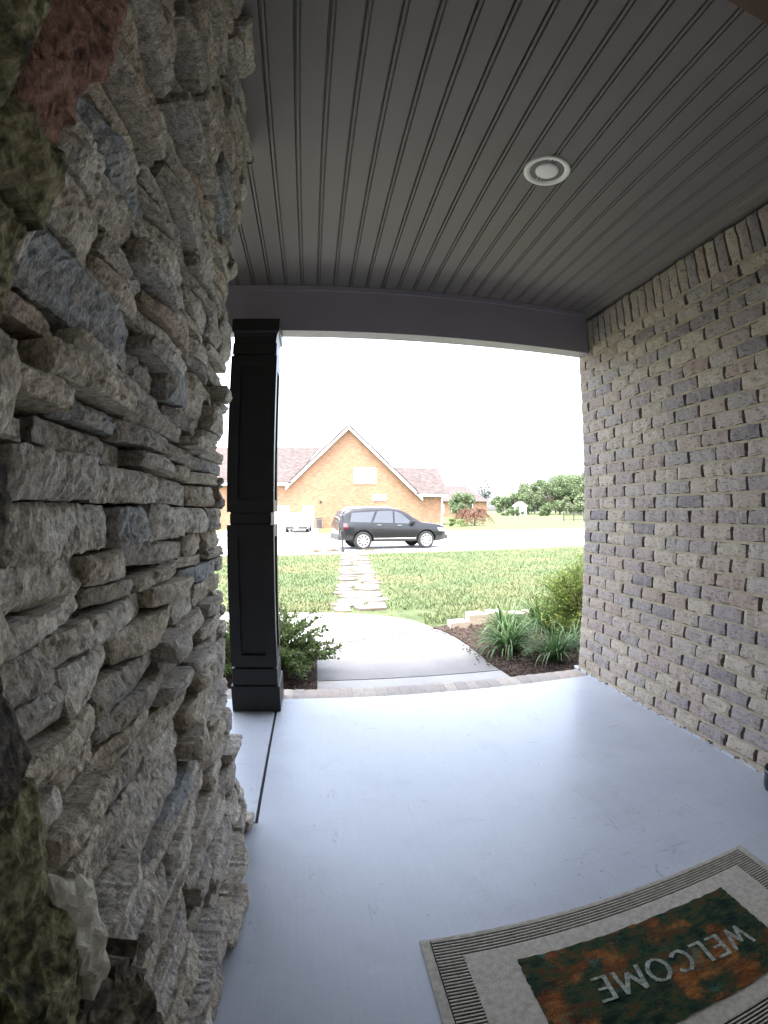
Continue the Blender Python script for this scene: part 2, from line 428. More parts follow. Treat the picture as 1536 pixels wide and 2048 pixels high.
def strip(t0, t1, x0, x1, dz, nx, nt_):
    b = MB(); xs = frange(x0, x1, nx); ts = frange(t0, t1, nt_)
    for t in ts:
        for x in xs:
            y = t + .17 * max(-40, min(60, x)); b.v.append((x, y, H(x, y) + dz))
    for j in range(nt_ - 1):
        for i in range(nx - 1): b.f.append((j * nx + i, j * nx + i + 1, (j + 1) * nx + i + 1, (j + 1) * nx + i))
    return b
tag(strip(18.45, 27.2, -60, 90, .03, 151, 12).build('road', M['road'], smooth=True), 'wide pale residential street', 'road', kind='structure')
def kerb(t0, t1, dz, label, name):
    b = MB(); xs = frange(-60, 90, 151)
    for x in xs:
        for t, h in ((t0, -.05), (t0, dz), (t1, dz), (t1, -.05)):
            y = t + .17 * max(-40, min(60, x)); b.v.append((x, y, H(x, y) + h))
    for i in range(len(xs) - 1):
        for k in range(3): b.f.append((i * 4 + k, i * 4 + k + 1, i * 4 + k + 5, i * 4 + k + 4))
    tag(b.build(name, M['kerb']), label, 'kerb', kind='structure')
kerb(18.15, 18.45, .07, 'low concrete kerb along the near lawn', 'kerb')
kerb(27.2, 27.4, .08, 'low concrete kerb along the far lawn', 'kerb')
# driveway of the house opposite
b = MB()
dxs, dys = frange(-7.5, .1, 20), frange(27.2, 40.9, 20)
for y in dys:
    for x in dxs: b.v.append((x, y + .17 * x * (1 - (y - 27.2) / 13.7), H(x, y + .17 * x * (1 - (y - 27.2) / 13.7)) + .035))
for j in range(19):
    for i in range(19): b.f.append((j * 20 + i, j * 20 + i + 1, j * 20 + 21 + i, j * 20 + 20 + i))
tag(b.build('driveway', M['road'], smooth=True), 'pale concrete driveway leading to white garage doors', 'driveway', kind='structure')

# ------------------------------------------------------------------ walkway (two slabs) and step strip
edge = [(1.56, 3.11), (1.52, 3.64), (1.50, 3.9), (1.50, 4.1), (1.49, 4.45), (1.455, 4.77), (1.40, 5.05), (1.338, 5.175)]
edge2 = [(1.33, 5.205), (1.27, 5.42), (1.15, 5.65), (.976, 5.86), (.75, 6.02), (.47, 6.15), (.163, 6.23), (-.2, 6.265), (-.9, 6.28), (-2.5, 6.3), (-7, 6.3)]
zt, zb = -.15, -.30
walk = empty('walkway', (0, 0, 0), label='curving pale concrete walkway from the porch step', cat='walkway', kind='structure')
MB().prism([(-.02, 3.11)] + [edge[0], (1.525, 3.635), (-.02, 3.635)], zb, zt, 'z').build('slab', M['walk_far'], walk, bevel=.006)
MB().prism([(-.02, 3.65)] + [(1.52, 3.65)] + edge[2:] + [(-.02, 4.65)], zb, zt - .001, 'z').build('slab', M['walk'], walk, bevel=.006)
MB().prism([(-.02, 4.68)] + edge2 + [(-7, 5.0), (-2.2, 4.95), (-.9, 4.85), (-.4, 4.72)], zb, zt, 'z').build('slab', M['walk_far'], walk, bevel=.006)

# ------------------------------------------------------------------ porch floor
fl = empty('porch_floor', (0, 0, 0), label='smooth pale blue-grey painted concrete porch floor', cat='floor', kind='structure')
MB().prism([(-.6, -.05), (1.965, -.05), (1.965, 2.905), (-.262, 2.905), (-.262, 1.6), (-.6, 1.6)], -.3, 0, 'z').build('slab', M['floor'], fl)
MB().box(-1.5, -.276, 1.612, 2.905, -.3, -.001).build('slab', M['floor'], fl)
MB().box(-.28, -.258, 1.59, 2.905, -.3, -.012).build('joint_filler', M['gap'], fl)
MB().box(-1.5, 1.965, 2.90, 2.925, -.3, -.014).build('joint_filler', M['gap'], fl)
MB().box(-1.5, 1.93, 2.925, 3.09, -.3, -.011).build('step_core', M['mortar'], fl)
# brick nosing along the porch edge
nos = empty('brick_edging', (0, 2.925, 0), label='row of tan bricks on edge along the front of the porch floor', cat='edging')
def soft_brick(name, sx, sy, sz, seed, amp=.0025, nx=5, nz=3, mat='brick'):
    """brick centred at origin, face towards -x; slightly tumbled outline"""
    b = MB()
    ys, zs = frange(-sy / 2, sy / 2, nx + 1), frange(-sz / 2, sz / 2, nz + 1)
    for j, z in enumerate(zs):
        for i, y in enumerate(ys):
            ed = (i in (0, nx)) + (j in (0, nz))
            q = Vector((y * 22 + seed * 7.3, z * 22, seed))
            oy = noise.noise(q) * amp * 1.6 * (1 if i in (0, nx) else .3); oz = noise.noise(q + Vector((9, 4, 2))) * amp * 1.5 * (1 if j in (0, nz) else .3)
            ox = noise.noise(q * 1.3 + Vector((3, 8, 5))) * amp * .9 + (.0035 if ed == 1 else (.007 if ed == 2 else 0))
            b.v.append((-sx / 2 + ox, y + oy, z + oz))
    w = nx + 1
    for j in range(nz):
        for i in range(nx): b.f.append((j * w + i, (j + 1) * w + i, (j + 1) * w + i + 1, j * w + i + 1))
    ring = [i for i in range(w)] + [j * w + nx for j in range(1, nz + 1)] + [nz * w + i for i in range(nx - 1, -1, -1)] + [j * w for j in range(nz - 1, 0, -1)]
    n0 = len(b.v)
    for k in ring: b.v.append((sx / 2, b.v[k][1], b.v[k][2]))
    L = len(ring)
    for k in range(L): b.f.append((ring[k], ring[(k + 1) % L], n0 + (k + 1) % L, n0 + k))
    return b.mesh(name, M[mat])
nb_mesh = [soft_brick('edge_brick', .09, .172, .0755, 40 + k, .002, 4, 2, 'border_brick') for k in range(6)]
x = -1.45; k = 0
while x < 1.93:
    # brick face (-x) turned up: rotate so -x -> +z
    o = link('brick', nb_mesh[k % 6], nos, (x + .0375, .0885, -.05 + random.uniform(-.0025, .0015)), None)
    o.rotation_euler = Euler((0, R(90), 0), 'XYZ')
    o.rotation_euler.z = random.uniform(-.015, .015)
    x += .0795; k += 1

# ------------------------------------------------------------------ right brick wall
XW = 1.936; YE = 3.085; CH, BL = .0793, .2022
bw = empty('brick_wall', (XW, YE, 0), label='tan and grey brick porch wall with recessed joints and upright top course', cat='wall')
bmeshes = [soft_brick('brick', .085, .185, .0655, k, .0062, 8, 4) for k in range(14)]
hmeshes = [soft_brick('brick', .085, .089, .066, 60 + k, .0042, 3, 3) for k in range(4)]
smeshes = [soft_brick('brick', .085, .066, .196, 80 + k, .0055, 3, 6) for k in range(6)]
NC = 31; Z0 = -.055
far_b = MB(); mort = MB()
ztop = Z0 + NC * CH
for r_ in range(NC):
    z = Z0 + (r_ + .5) * CH
    mort.box(XW + .004, XW + .05, -.1, YE - .006, Z0 + (r_ + 1) * CH - .0085, Z0 + (r_ + 1) * CH + .0055)
    y = YE; first = True
    if r_ % 2:
        o = link('brick', random.choice(hmeshes), bw, (.0425 + random.uniform(-.003, .003), -.0475, z)); y -= BL / 2
    while y > -.15:
        yc = y - BL / 2
        dx = random.uniform(-.0035, .0035); tilt = random.gauss(0, .006)
        if yc > 1.22:
            o = link('brick', random.choice(bmeshes), bw, (.0425 + dx, yc - YE + random.uniform(-.003, .003), z + random.uniform(-.0015, .0015)))
            o.rotation_euler = (tilt, random.gauss(0, .01), random.gauss(0, .008) + (math.pi if False else 0))
        else:
            far_b.box(XW + dx, XW + .085, yc - .095, yc + .095, z - .033, z + .033)
        y -= BL
y = YE
while y > -.1:
    yc = y - .0393
    if yc > 1.05:
        o = link('brick', random.choice(smeshes), bw, (.0425 + random.uniform(-.004, .004), yc - YE, ztop + .102)); o.rotation_euler = (random.gauss(0, .008), 0, random.gauss(0, .01))
    else: far_b.box(XW, XW + .085, yc - .033, yc + .033, ztop + .006, ztop + .2)
    y -= .0786
mb_ = far_b.build('brickwork', M['brick'], bw, kind='stuff'); mb_.matrix_parent_inverse = Matrix.Translation((-XW, -YE, 0))
mo = mort.build('mortar', M['mortar'], bw); mo.matrix_parent_inverse = Matrix.Translation((-XW, -YE, 0))
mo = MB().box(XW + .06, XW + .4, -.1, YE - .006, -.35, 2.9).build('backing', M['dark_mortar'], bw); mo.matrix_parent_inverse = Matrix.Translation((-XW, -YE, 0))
# mortar smear at the foot
b = MB(); y = 1.0
while y < 3.06:
    l = random.uniform(.02, .09); h = random.uniform(.003, .010)
    b.box(XW - random.uniform(.004, .012), XW + .02, y, y + l, -.01, h); y += l + random.uniform(0, .05)
mo = b.build('mortar_smear', M['floor'], bw); mo.matrix_parent_inverse = Matrix.Translation((-XW, -YE, 0))

# ------------------------------------------------------------------ left stone wall
XS = -.352
sw = empty('stone_wall', (XS, .8, 0), label='dry-stacked rough grey and tan ledgestone wall beside the porch', cat='wall')
def ledge(name, ly, lz, dep, seed, res, rough=1.0):
    """split stone centred at the origin; broken, faceted face towards +x; wall plane at x = 0"""
    q_ = random.Random(seed * 13 + 5)
    b = MB(); nx = max(6, int(ly / res)); nz = max(6, int(lz / res))
    tz, ty = q_.gauss(0, .24), q_.gauss(0, .10)
    wt, wb = q_.gauss(0, .12), q_.gauss(0, .12)             # wedge: the long edges are not parallel
    cl, cr = q_.uniform(-.45, .45), q_.uniform(-.45, .45)   # slanted ends
    planes = []
    for k in range(9):                                      # broken facets
        a = q_.uniform(0, 2 * math.pi); st = q_.uniform(.04, .5)
        planes.append((math.cos(a) * st * .8, math.sin(a) * st, dep + q_.uniform(.25, .9) * st * (abs(math.cos(a)) * ly * .42 + abs(math.sin(a)) * lz * .48)))
    steps = [(q_.uniform(-.5, .5) * lz, q_.choice((-1, 1)) * q_.uniform(.002, .006)) for k in range(2)]
    for j in range(nz + 1):
        v = j / nz * 2 - 1
        for i in range(nx + 1):
            u = i / nx * 2 - 1
            e0 = noise.noise(Vector((u * ly * 30, seed * 3.1, 1.0))); e1 = noise.noise(Vector((u * ly * 30, seed * 3.1, 7.0)))
            s0 = noise.noise(Vector((v * lz * 40, seed * 5.7, 3.0))); s1 = noise.noise(Vector((v * lz * 40, seed * 5.7, 9.0)))
            top = lz / 2 * (1 + .15 * e0 + wt * u); bot = -lz / 2 * (1 + .15 * e1 + wb * u)
            rgt = ly / 2 - lz * (.12 * s0 + .5 * max(0, cr * v)); lft = -ly / 2 + lz * (.12 * s1 + .5 * max(0, cl * v))
            z = bot + (top - bot) * (v + 1) / 2; y = lft + (rgt - lft) * (u + 1) / 2
            x = dep + tz * z + ty * y
            for pa, pb, pc in planes: x = min(x, pc - pa * y - pb * z)
            zz = z + .006 * noise.noise(Vector((y * 25, seed, 0)))
            for sz, sa in steps:
                if zz > sz: x += sa
            x += (noise.noise(Vector((y * 22, z * 26, seed))) * .0045 - abs(noise.noise(Vector((y * 45, z * 70, seed + 5)))) * .007 + noise.noise(Vector((y * 120, z * 150, seed + 9))) * .0026) * rough
            edge_ = min((1 - abs(u)) * ly / 2, (1 - abs(v)) * lz / 2)
            x -= (1 - min(1, edge_ / .005)) ** 2 * .004
            b.v.append((max(.002, x), y, z))
    w = nx + 1
    for j in range(nz):
        for i in range(nx): b.f.append((j * w + i, j * w + i + 1, (j + 1) * w + i + 1, (j + 1) * w + i))
    ring = [i for i in range(w)] + [j * w + nx for j in range(1, nz + 1)] + [nz * w + i for i in range(nx - 1, -1, -1)] + [j * w for j in range(nz - 1, 0, -1)]
    L = len(ring)
    for d_, f_ in ((-.01, .985), (-.06, .95)):
        n0 = len(b.v)
        for k in ring: b.v.append((min(d_, b.v[k][0]), b.v[k][1] * f_, b.v[k][2] * f_))
        prev = ring if d_ == -.01 else [n0 - L + k for k in range(L)]
        for k in range(L): b.f.append((prev[(k + 1) % L], prev[k], n0 + k, n0 + (k + 1) % L))
    return b
rs = random.Random(21)
z = 0.0; seed = 0
YEND = 1.62
while z < 2.66:
    hrow = rs.choice([.034, .04, .046, .051, .056, .062, .07, .086])
    hrow = min(hrow, 2.68 - z)
    y = .16 + rs.uniform(-.12, .05)
    while y < YEND - .03:
        l = min(rs.choice([.12, .16, .20, .24, .28, .32, .38]) * (1.0 if hrow > .05 else .95), YEND + rs.uniform(-.03, .025) - y)
        if YEND - (y + l) < .06: l = YEND + rs.uniform(-.035, .02) - y
        if l < .03: break
        splits = [(0, 1)] if (hrow < .073 or rs.random() > .4) else [(0, .5 + rs.uniform(-.12, .12))]
        if len(splits) and splits[0][1] < 1: splits.append((splits[0][1], 1))
        for a, c_ in splits:
            seed += 1
            lz = hrow * (c_ - a); zc_ = z + hrow * (a + c_) / 2
            dep = rs.triangular(.004, .085 if y < 1.15 else .058, .034) + .03 * max(0, 1 - zc_ / .4) + .015 * max(0, (zc_ - 2.1) / .5)
            res = .009 if y + l < 1.0 else .013
            st = ledge('stone', l - .009 + rs.uniform(-.010, .002), lz - .007 + rs.uniform(-.005, .004), dep, seed, res)
            o = st.build('stone', M['stone'], sw, loc=(0, y + l / 2 - .8, z + hrow * (a + c_) / 2))
            o.rotation_euler = (rs.gauss(0, .03), 0, rs.gauss(0, .03))
        y += l
    z += hrow
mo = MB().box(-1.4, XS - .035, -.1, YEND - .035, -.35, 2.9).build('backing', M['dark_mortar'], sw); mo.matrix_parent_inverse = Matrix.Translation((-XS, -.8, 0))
# proud stack of larger stones right next to the lens
near = empty('stone_pier', (-.29, .0, 0), label='rough proud pier of large mossy and reddish stones close beside the lens', cat='pier')
def mottled(name, cols, scale=42):
    m, nt, p = newmat(name)
    n1 = tex(nt, 'noise', scale, 5, .6, rand=True, stretch=(1, 1, 1.6)); n2 = tex(nt, 'noise', scale * .35, 3, .5, rand=True)
    f = math_(nt, 'ADD', math_(nt, 'MULTIPLY', n1, .65), math_(nt, 'MULTIPLY', n2, .35))
    setp(nt, p, Base_Color=ramp(nt, f, [(.36 + .28 * i / (len(cols) - 1), c) for i, c in enumerate(cols)]), Roughness=.92, Specular_IOR_Level=.2)
    bump(nt, p, f, 1.0, .02); return m
M['rust_stone'] = mottled('rust_stone', [(.06, .035, .028), (.19, .10, .07), (.27, .15, .105), (.30, .18, .13)])
M['moss_stone'] = mottled('moss_stone', [(.02, .018, .013), (.055, .05, .026), (.13, .115, .055), (.24, .21, .12), (.17, .125, .08)])
M['dark_stone'] = mottled('dark_stone', [(.02, .018, .017), (.05, .04, .034), (.12, .10, .07), (.22, .19, .13)])
M['white_stone'] = mottled('white_stone', [(.14, .12, .09), (.34, .31, .25), (.46, .43, .35), (.50, .47, .40)], 26)
pier = [(0, .22, 'dark_stone'), (.22, .42, 'dark_stone'), (.42, .685, 'dark_stone'), (.685, .87, 'moss_stone'), (.87, .98, 'moss_stone'), (.98, 1.07, 'dark_stone'), (1.07, 1.16, 'stone'), (1.16, 1.25, 'dark_stone'), (1.25, 1.34, 'stone'), (1.34, 1.45, 'moss_stone'), (1.45, 1.52, 'moss_stone'), (1.52, 1.90, 'rust_stone'), (1.90, 2.02, 'dark_stone'), (2.02, 2.2, 'stone'), (2.2, 2.45, 'moss_stone'), (2.45, 2.67, 'dark_stone')]
for k, (z0, z1, mk) in enumerate(pier):
    st = ledge('stone', .15, z1 - z0 - .003, .046 + rs.uniform(-.004, .008), 500 + k * 3, .008, 1.0)
    st.build('stone', M[mk], near, loc=(0, .272 + rs.uniform(-.010, .014) + (.055 if z1 < .7 else -.004 if z1 < .9 else 0), (z0 + z1) / 2), smooth=(mk == 'white_stone'))
st = ledge('stone', .06, .15, .05, 587, .013, .6)
st.build('stone', M['white_stone'], near, loc=(0, .348, .775))
inner = [(0, .3, 'dark_stone'), (.3, .58, 'moss_stone'), (.58, .84, 'dark_stone'), (.84, 1.02, 'moss_stone'), (1.02, 1.22, 'dark_stone'), (1.22, 1.42, 'moss_stone'), (1.42, 1.62, 'moss_stone'), (1.62, 1.8, 'moss_stone'), (1.8, 2.05, 'dark_stone'), (2.05, 2.35, 'stone'), (2.35, 2.67, 'moss_stone')]
for k, (z0, z1, mk) in enumerate(inner):
    st = ledge('stone', .29, z1 - z0 - .003, .075 + rs.uniform(-.005, .008), 600 + k * 3, .010, 1.0)
    st.build('stone', M[mk], near, loc=(0, .055 + rs.uniform(-.015, .015), (z0 + z1) / 2))
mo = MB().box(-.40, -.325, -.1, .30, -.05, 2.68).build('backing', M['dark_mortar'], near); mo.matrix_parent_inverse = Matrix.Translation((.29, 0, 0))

# ------------------------------------------------------------------ ceiling of beaded boards
ZC = 2.68; BW = .1053; GX0 = -.2297
ceil = empty('porch_ceiling', (0, 1.4, ZC), label='dark grey beaded soffit boards over the porch', cat='ceiling', kind='structure')
prof = [(0, .0), (.002, .016), (.0062, .016), (.0085, .0005), (.013, -.0015), (.018, .0005), (.0193, .010), (.0222, .010), (.0240, 0), (BW, 0), (BW, .02), (0, .02)]
pm = MB().prism([(p[0] - .004, p[1]) for p in prof], -1.5, 1.525, 'y').mesh('ceiling_board', M['ceiling']); fixn(pm)
for i in range(-9, 21):
    o = link('ceiling_board', pm, ceil, (GX0 + i * BW - .008, 0, random.uniform(-.0006, .0006)))
MB().box(-1.6, 2.0, -1.5, 1.6, .021, .05).build('deck', M['gap'], ceil)
MB().prism([(XW + .05, 0), (XW - .055, 0), (XW - .055, -.012), (XW - .034, -.014), (XW - .030, -.030), (XW - .004, -.032), (XW - .004, -.05), (XW + .05, -.05)], -1.5, 1.52, 'y').build('edge_trim', M['ceiling'], ceil)

# recessed downlight
lt = empty('ceiling_light', (.936, 1.552, ZC), label='round cream recessed downlight, unlit, in the porch ceiling', cat='light')
MB().lathe([(.103, .004), (.1035, -.004), (.099, -.0085), (.090, -.0085), (.084, -.0065), (.076, .001), (.060, .007), (.0545, .008)], 48).build('trim_ring', M['white_metal'], lt, smooth=True)
MB().lathe([(.0515, .02), (.0515, -.004), (.048, -.008), (.035, -.0105), (.018, -.0115), (.0005, -.012)], 40).build('bulb', M['lens'], lt, smooth=True)
MB().lathe([(.056, .012), (.0535, .0125), (.051, .012)], 40).build('shadow_gap', M['gap'], lt, smooth=True)

# ------------------------------------------------------------------ beam and column
bmx = empty('porch_beam', (0, 2.98, 2.36), label='dark boxed beam spanning the front opening of the porch', cat='beam')
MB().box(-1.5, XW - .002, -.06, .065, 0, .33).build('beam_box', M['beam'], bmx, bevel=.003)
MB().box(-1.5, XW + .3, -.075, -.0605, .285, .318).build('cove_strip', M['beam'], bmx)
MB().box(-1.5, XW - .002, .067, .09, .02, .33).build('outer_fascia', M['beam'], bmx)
col = empty('porch_column', (-.385, 2.85, 0), label='square dark-painted porch column with panelled shaft and stepped base', cat='column')
def sq(b, hx, z0, z1, dy=0): b.box(-hx, hx, -hx + dy, hx + dy, z0, z1); return b
sq(MB(), .147, 0, .165).build('plinth', M['trim'], col, bevel=.006)
sq(MB(), .136, .165, .272).build('base_block', M['trim'], col, bevel=.005)
sq(MB(), .118, .272, 2.36).build('shaft', M['trim'], col)
for z0, z1 in ((.285, 1.122), (1.196, 2.118)):
    b = MB()
    for sx in (-1, 1):
        for sy in (-1, 1):
            # stiles on all faces, leaving a recessed panel between them
            cx, cy = sx * .118, sy * .118
            b.box(min(cx + sx * .018, cx - sx * .045), max(cx + sx * .018, cx - sx * .045), min(cy + sy * .001, cy + sy * .018), max(cy + sy * .001, cy + sy * .018), z0, z1)
            b.box(min(cx + sx * .001, cx + sx * .018), max(cx + sx * .001, cx + sx * .018), min(cy - sy * .0, cy - sy * .045), max(cy, cy - sy * .045), z0, z1)
    for s in (-1, 1):
        for za, zb_ in ((z0, z0 + .07), (z1 - .07, z1)):
            b.box(-.073, .073, min(s * .119, s * .135), max(s * .119, s * .135), za, zb_)
            b.box(min(s * .119, s * .135), max(s * .119, s * .135), -.073, .073, za, zb_)
    b.build('panel_frame', M['trim'], col)
sq(MB(), .121, 1.130, 1.188).build('belt', M['trim'], col, bevel=.003)
sq(MB(), .132, 2.13, 2.20).build('necking', M['trim'], col, bevel=.004)
b = MB()
P0 = [(.126, 2.20), (.128, 2.24), (.134, 2.265), (.143, 2.275), (.143, 2.352), (.10, 2.354)]
for i, (hx, z_) in enumerate(P0):
    b.v += [(-hx, -hx, z_), (hx, -hx, z_), (hx, hx, z_), (-hx, hx, z_)]
for i in range(len(P0) - 1):
    for k in range(4): b.f.append((i * 4 + k, i * 4 + (k + 1) % 4, i * 4 + 4 + (k + 1) % 4, i * 4 + 4 + k))
b.f.append((3, 2, 1, 0)); b.f.append(tuple(len(b.v) - 4 + k for k in range(4)))
b.build('capital', M['trim'], col)

# ------------------------------------------------------------------ the rest of this house: wall behind, roof above
hs = empty('house_shell', (0, -.2, 0), label='body and pitched roof of the house behind the porch', cat='house', kind='structure')
def hsp(b, name, mat):
    o = b.build(name, mat, hs); o.matrix_parent_inverse = Matrix.Translation((0, .2, 0)); return o
hsp(MB().box(-8, 8, -6, -.08, -.4, 2.9), 'wall', M['door_paint'])
hsp(MB().box(XW + .42, 8, -.08, 3.0, -.4, 2.9), 'wing_wall', M['mortar'])
hsp(MB().prism([(3.42, 2.76), (3.42, 2.9), (-2.5, 5.9), (-8.4, 2.9), (-8.4, 2.76)], -8.5, 8.5, 'x'), 'roof', M['shingle'])
hd = MB().box(.2, XW, -.05, .505, 2.60, 2.678).build('header_board', M['brown_board'])
tag(hd, 'brown stained board under the ceiling over the doorway', 'board')

# ------------------------------------------------------------------ doormat
dm = empty('doormat', (.8325, .66, 0), label='beige ribbed doormat with dark autumn print reading WELCOME', cat='doormat')
hx, hy = .5955, .31
MB().box(-hx, hx, -hy, hy, .0015, .006).build('mat_base', M['jute'], dm, bevel=.002)
MB().box(-hx + .028, hx - .028, -hy + .012, hy - .012, .006, .0075).build('rib_backing', M['rubber'], dm)
b = MB(); y = -hy + .016
while y < hy - .016:
    y1 = y + .0048
    for xa, xb in ([(-hx + .03, hx - .03)] if (y1 > hy - .082 or y < -hy + .082) else [(-hx + .03, -hx + .104), (hx - .104, hx - .03)]):
        b.box(xa, xb, y, y1, .0072, .0115)
    y += .0108
b.build('ribbing', M['jute'], dm, kind='stuff')
MB().box(-hx + .104, hx - .104, -hy + .084, hy - .084, .0072, .0122).build('plain_border', M['jute'], dm, bevel=.001)
# ragged edged print panel
b = MB(); pts = []
px, py = .358, .168
for k in range(120):
    a = k / 120 * 4; s = int(a); f = a - s
    q = [(-px + 2 * px * f, -py), (px, -py + 2 * py * f), (px - 2 * px * f, py), (-px, py - 2 * py * f)][s]
    pts.append((q[0] + random.uniform(-.003, .003), q[1] + random.uniform(-.003, .003)))
MB().prism(pts, .0120, .0160, 'z').build('print_panel', M['print'], dm)
# stencilled letters, read from the street side
LET = {'W': [[(0, 1), (.25, 0), (.5, .75), (.75, 0), (1, 1)]], 'E': [[(.85, 1), (.1, 1), (.1, 0), (.85, 0)], [(.1, .5), (.72, .5)]], 'L': [[(.1, 1), (.1, 0), (.85, 0)]],
 'C': [[(.5 + .45 * math.cos(a), .5 + .5 * math.sin(a)) for a in frange(.75, 2 * math.pi - .75, 13)]], 'O': [[(.5 + .47 * math.cos(a), .5 + .5 * math.sin(a)) for a in frange(0, 2 * math.pi, 17)]], 'M': [[(.02, 0), (.12, 1), (.5, .2), (.88, 1), (.98, 0)]]}
b = MB(); lx = 0.0; kz = 0; rl = random.Random(4)
for ch, adv in zip('WELCOME', (.088, .06, .058, .074, .08, .094, .06)):
    lw, lh = adv * .78, .074
    for st in LET[ch]:
        for (xa, ya), (xb, yb) in zip(st, st[1:]):
            p, q = Vector((lx + xa * lw, ya * lh - lh / 2)), Vector((lx + xb * lw, yb * lh - lh / 2)); d = (q - p).normalized(); nn = Vector((-d.y, d.x)) * (.0062 if abs(d.y) > .4 else .0045)
            e = d * .003; z_ = .0170 + kz * .00004; kz += 1
            b.add([(*(p - e - nn * rl.uniform(.8, 1.1)), z_), (*(q + e - nn * rl.uniform(.8, 1.1)), z_), (*(q + e + nn * rl.uniform(.8, 1.1)), z_), (*(p - e + nn * rl.uniform(.8, 1.1)), z_)], [(0, 1, 2, 3)])
    lx += adv
for k, v_ in enumerate(b.v): b.v[k] = (v_[0] - lx / 2, v_[1], v_[2])
b.build('lettering', M['letter'], dm, loc=(.03, -.012, 0), rot=(0, 0, math.pi + R(-3)))
# dark pot at the foot of the wall, at the frame's edge
pot = empty('pot', (1.872, 1.175, 0), label='dark glazed pot at the foot of the brick wall', cat='pot')
MB().lathe([(.0, .002), (.045, .002), (.052, .02), (.058, .06), (.062, .085), (.066, .09), (.066, .1), (.06, .1), (.056, .08), (0, .075)], 28).build('vessel', M['pot'], pot, smooth=True)

# ------------------------------------------------------------------ vegetation helpers
def leaf_quad(b, p, d, up, l, w):
    s = d.cross(up); s = s.normalized() if s.length > 1e-6 else Vector((1, 0, 0)); nrm = s.cross(d).normalized()
    m = p + d * l * .5 + nrm * (l * .06)
    n = len(b.v); b.v += [tuple(p), tuple(m - s * w / 2), tuple(p + d * l), tuple(m + s * w / 2)]
    b.f += [(n, n + 1, n + 2), (n, n + 2, n + 3)]
def rv(r): 
    while True:
        v = Vector((r.uniform(-1, 1), r.uniform(-1, 1), r.uniform(-1, 1)))
        if .01 < v.length < 1: return v.normalized()

# mulch bed to the right of the walkway and around the left shrub
def chips(name, poly_fn, x0, x1, y0, y1, n, r):
    b = MB()
    for _ in range(n):
        x, y = r.uniform(x0, x1), r.uniform(y0, y1)
        if not poly_fn(x, y): continue
        l, w, t = r.uniform(.012, .045), r.uniform(.005, .013), r.uniform(.003, .007)
        Mx = Matrix.Translation((x, y, -.135 + r.uniform(0, .02))) @ Euler((r.gauss(0, .35), r.gauss(0, .35), r.uniform(0, 6.3))).to_matrix().to_4x4()
        b.box(-l / 2, l / 2, -w / 2, w / 2, -t / 2, t / 2, Mx)
    return b
M['chip'] = leaf_mat('mulch_chips', [(.03, .022, .018), (.06, .042, .034), (.09, .06, .045), (.045, .038, .036)], 0.0, .9)
def redge(y):
    E_ = edge + edge2[1:5]
    for (xa, ya), (xb, yb) in zip(E_, E_[1:]):
        if ya <= y <= yb: return xa + (xb - xa) * (y - ya) / max(1e-6, yb - ya)
    return 1.56
inb = lambda x, y: x > redge(y) + .005 and y < 5.25 + .12 * (x - 1.5)
bed = empty('flower_bed', (2.4, 4.2, 0), label='dark mulch bed between the walkway and the brick wall', cat='flower bed', kind='structure')
b = MB(); b.prism([(redge(y_) + .004, y_) for y_ in frange(3.11, 5.25, 20)] + [(4.4, 5.6), (4.4, 3.09), (2.0, 3.09)], -.25, -.142, 'z')
o = b.build('soil', M['mulch'], bed); o.matrix_parent_inverse = Matrix.Translation((-2.4, -4.2, 0))
rr = random.Random(5)
o = chips('mulch', inb, 1.4, 4.2, 3.1, 5.5, 6000, rr).build('mulch', M['chip'], bed, kind='stuff'); o.matrix_parent_inverse = Matrix.Translation((-2.4, -4.2, 0))
b = chips('x', lambda x, y: x < redge(y) - .005 and x > redge(y) - .20 * rr.random() ** 3, 1.0, 1.6, 3.7, 5.1, 900, rr)
o = b.build('spilled_mulch', M['chip'], bed, kind='stuff'); o.matrix_parent_inverse = Matrix.Translation((-2.4, -4.2, 0))
bed2 = empty('flower_bed', (-.8, 3.9, 0), label='dark mulch bed behind the porch column', cat='flower bed', kind='structure')
o = MB().prism([(-.022, 3.10), (-.022, 4.66), (-.4, 4.71), (-.9, 4.84), (-2.2, 4.94), (-4, 4.97), (-4, 3.10)], -.25, -.15, 'z').build('soil', M['mulch'], bed2); o.matrix_parent_inverse = Matrix.Translation((.8, -3.9, 0))
o = chips('mulch', lambda x, y: True, -2.2, -.03, 3.11, 4.6, 2500, rr).build('mulch', M['chip'], bed2, kind='stuff'); o.matrix_parent_inverse = Matrix.Translation((.8, -3.9, 0))

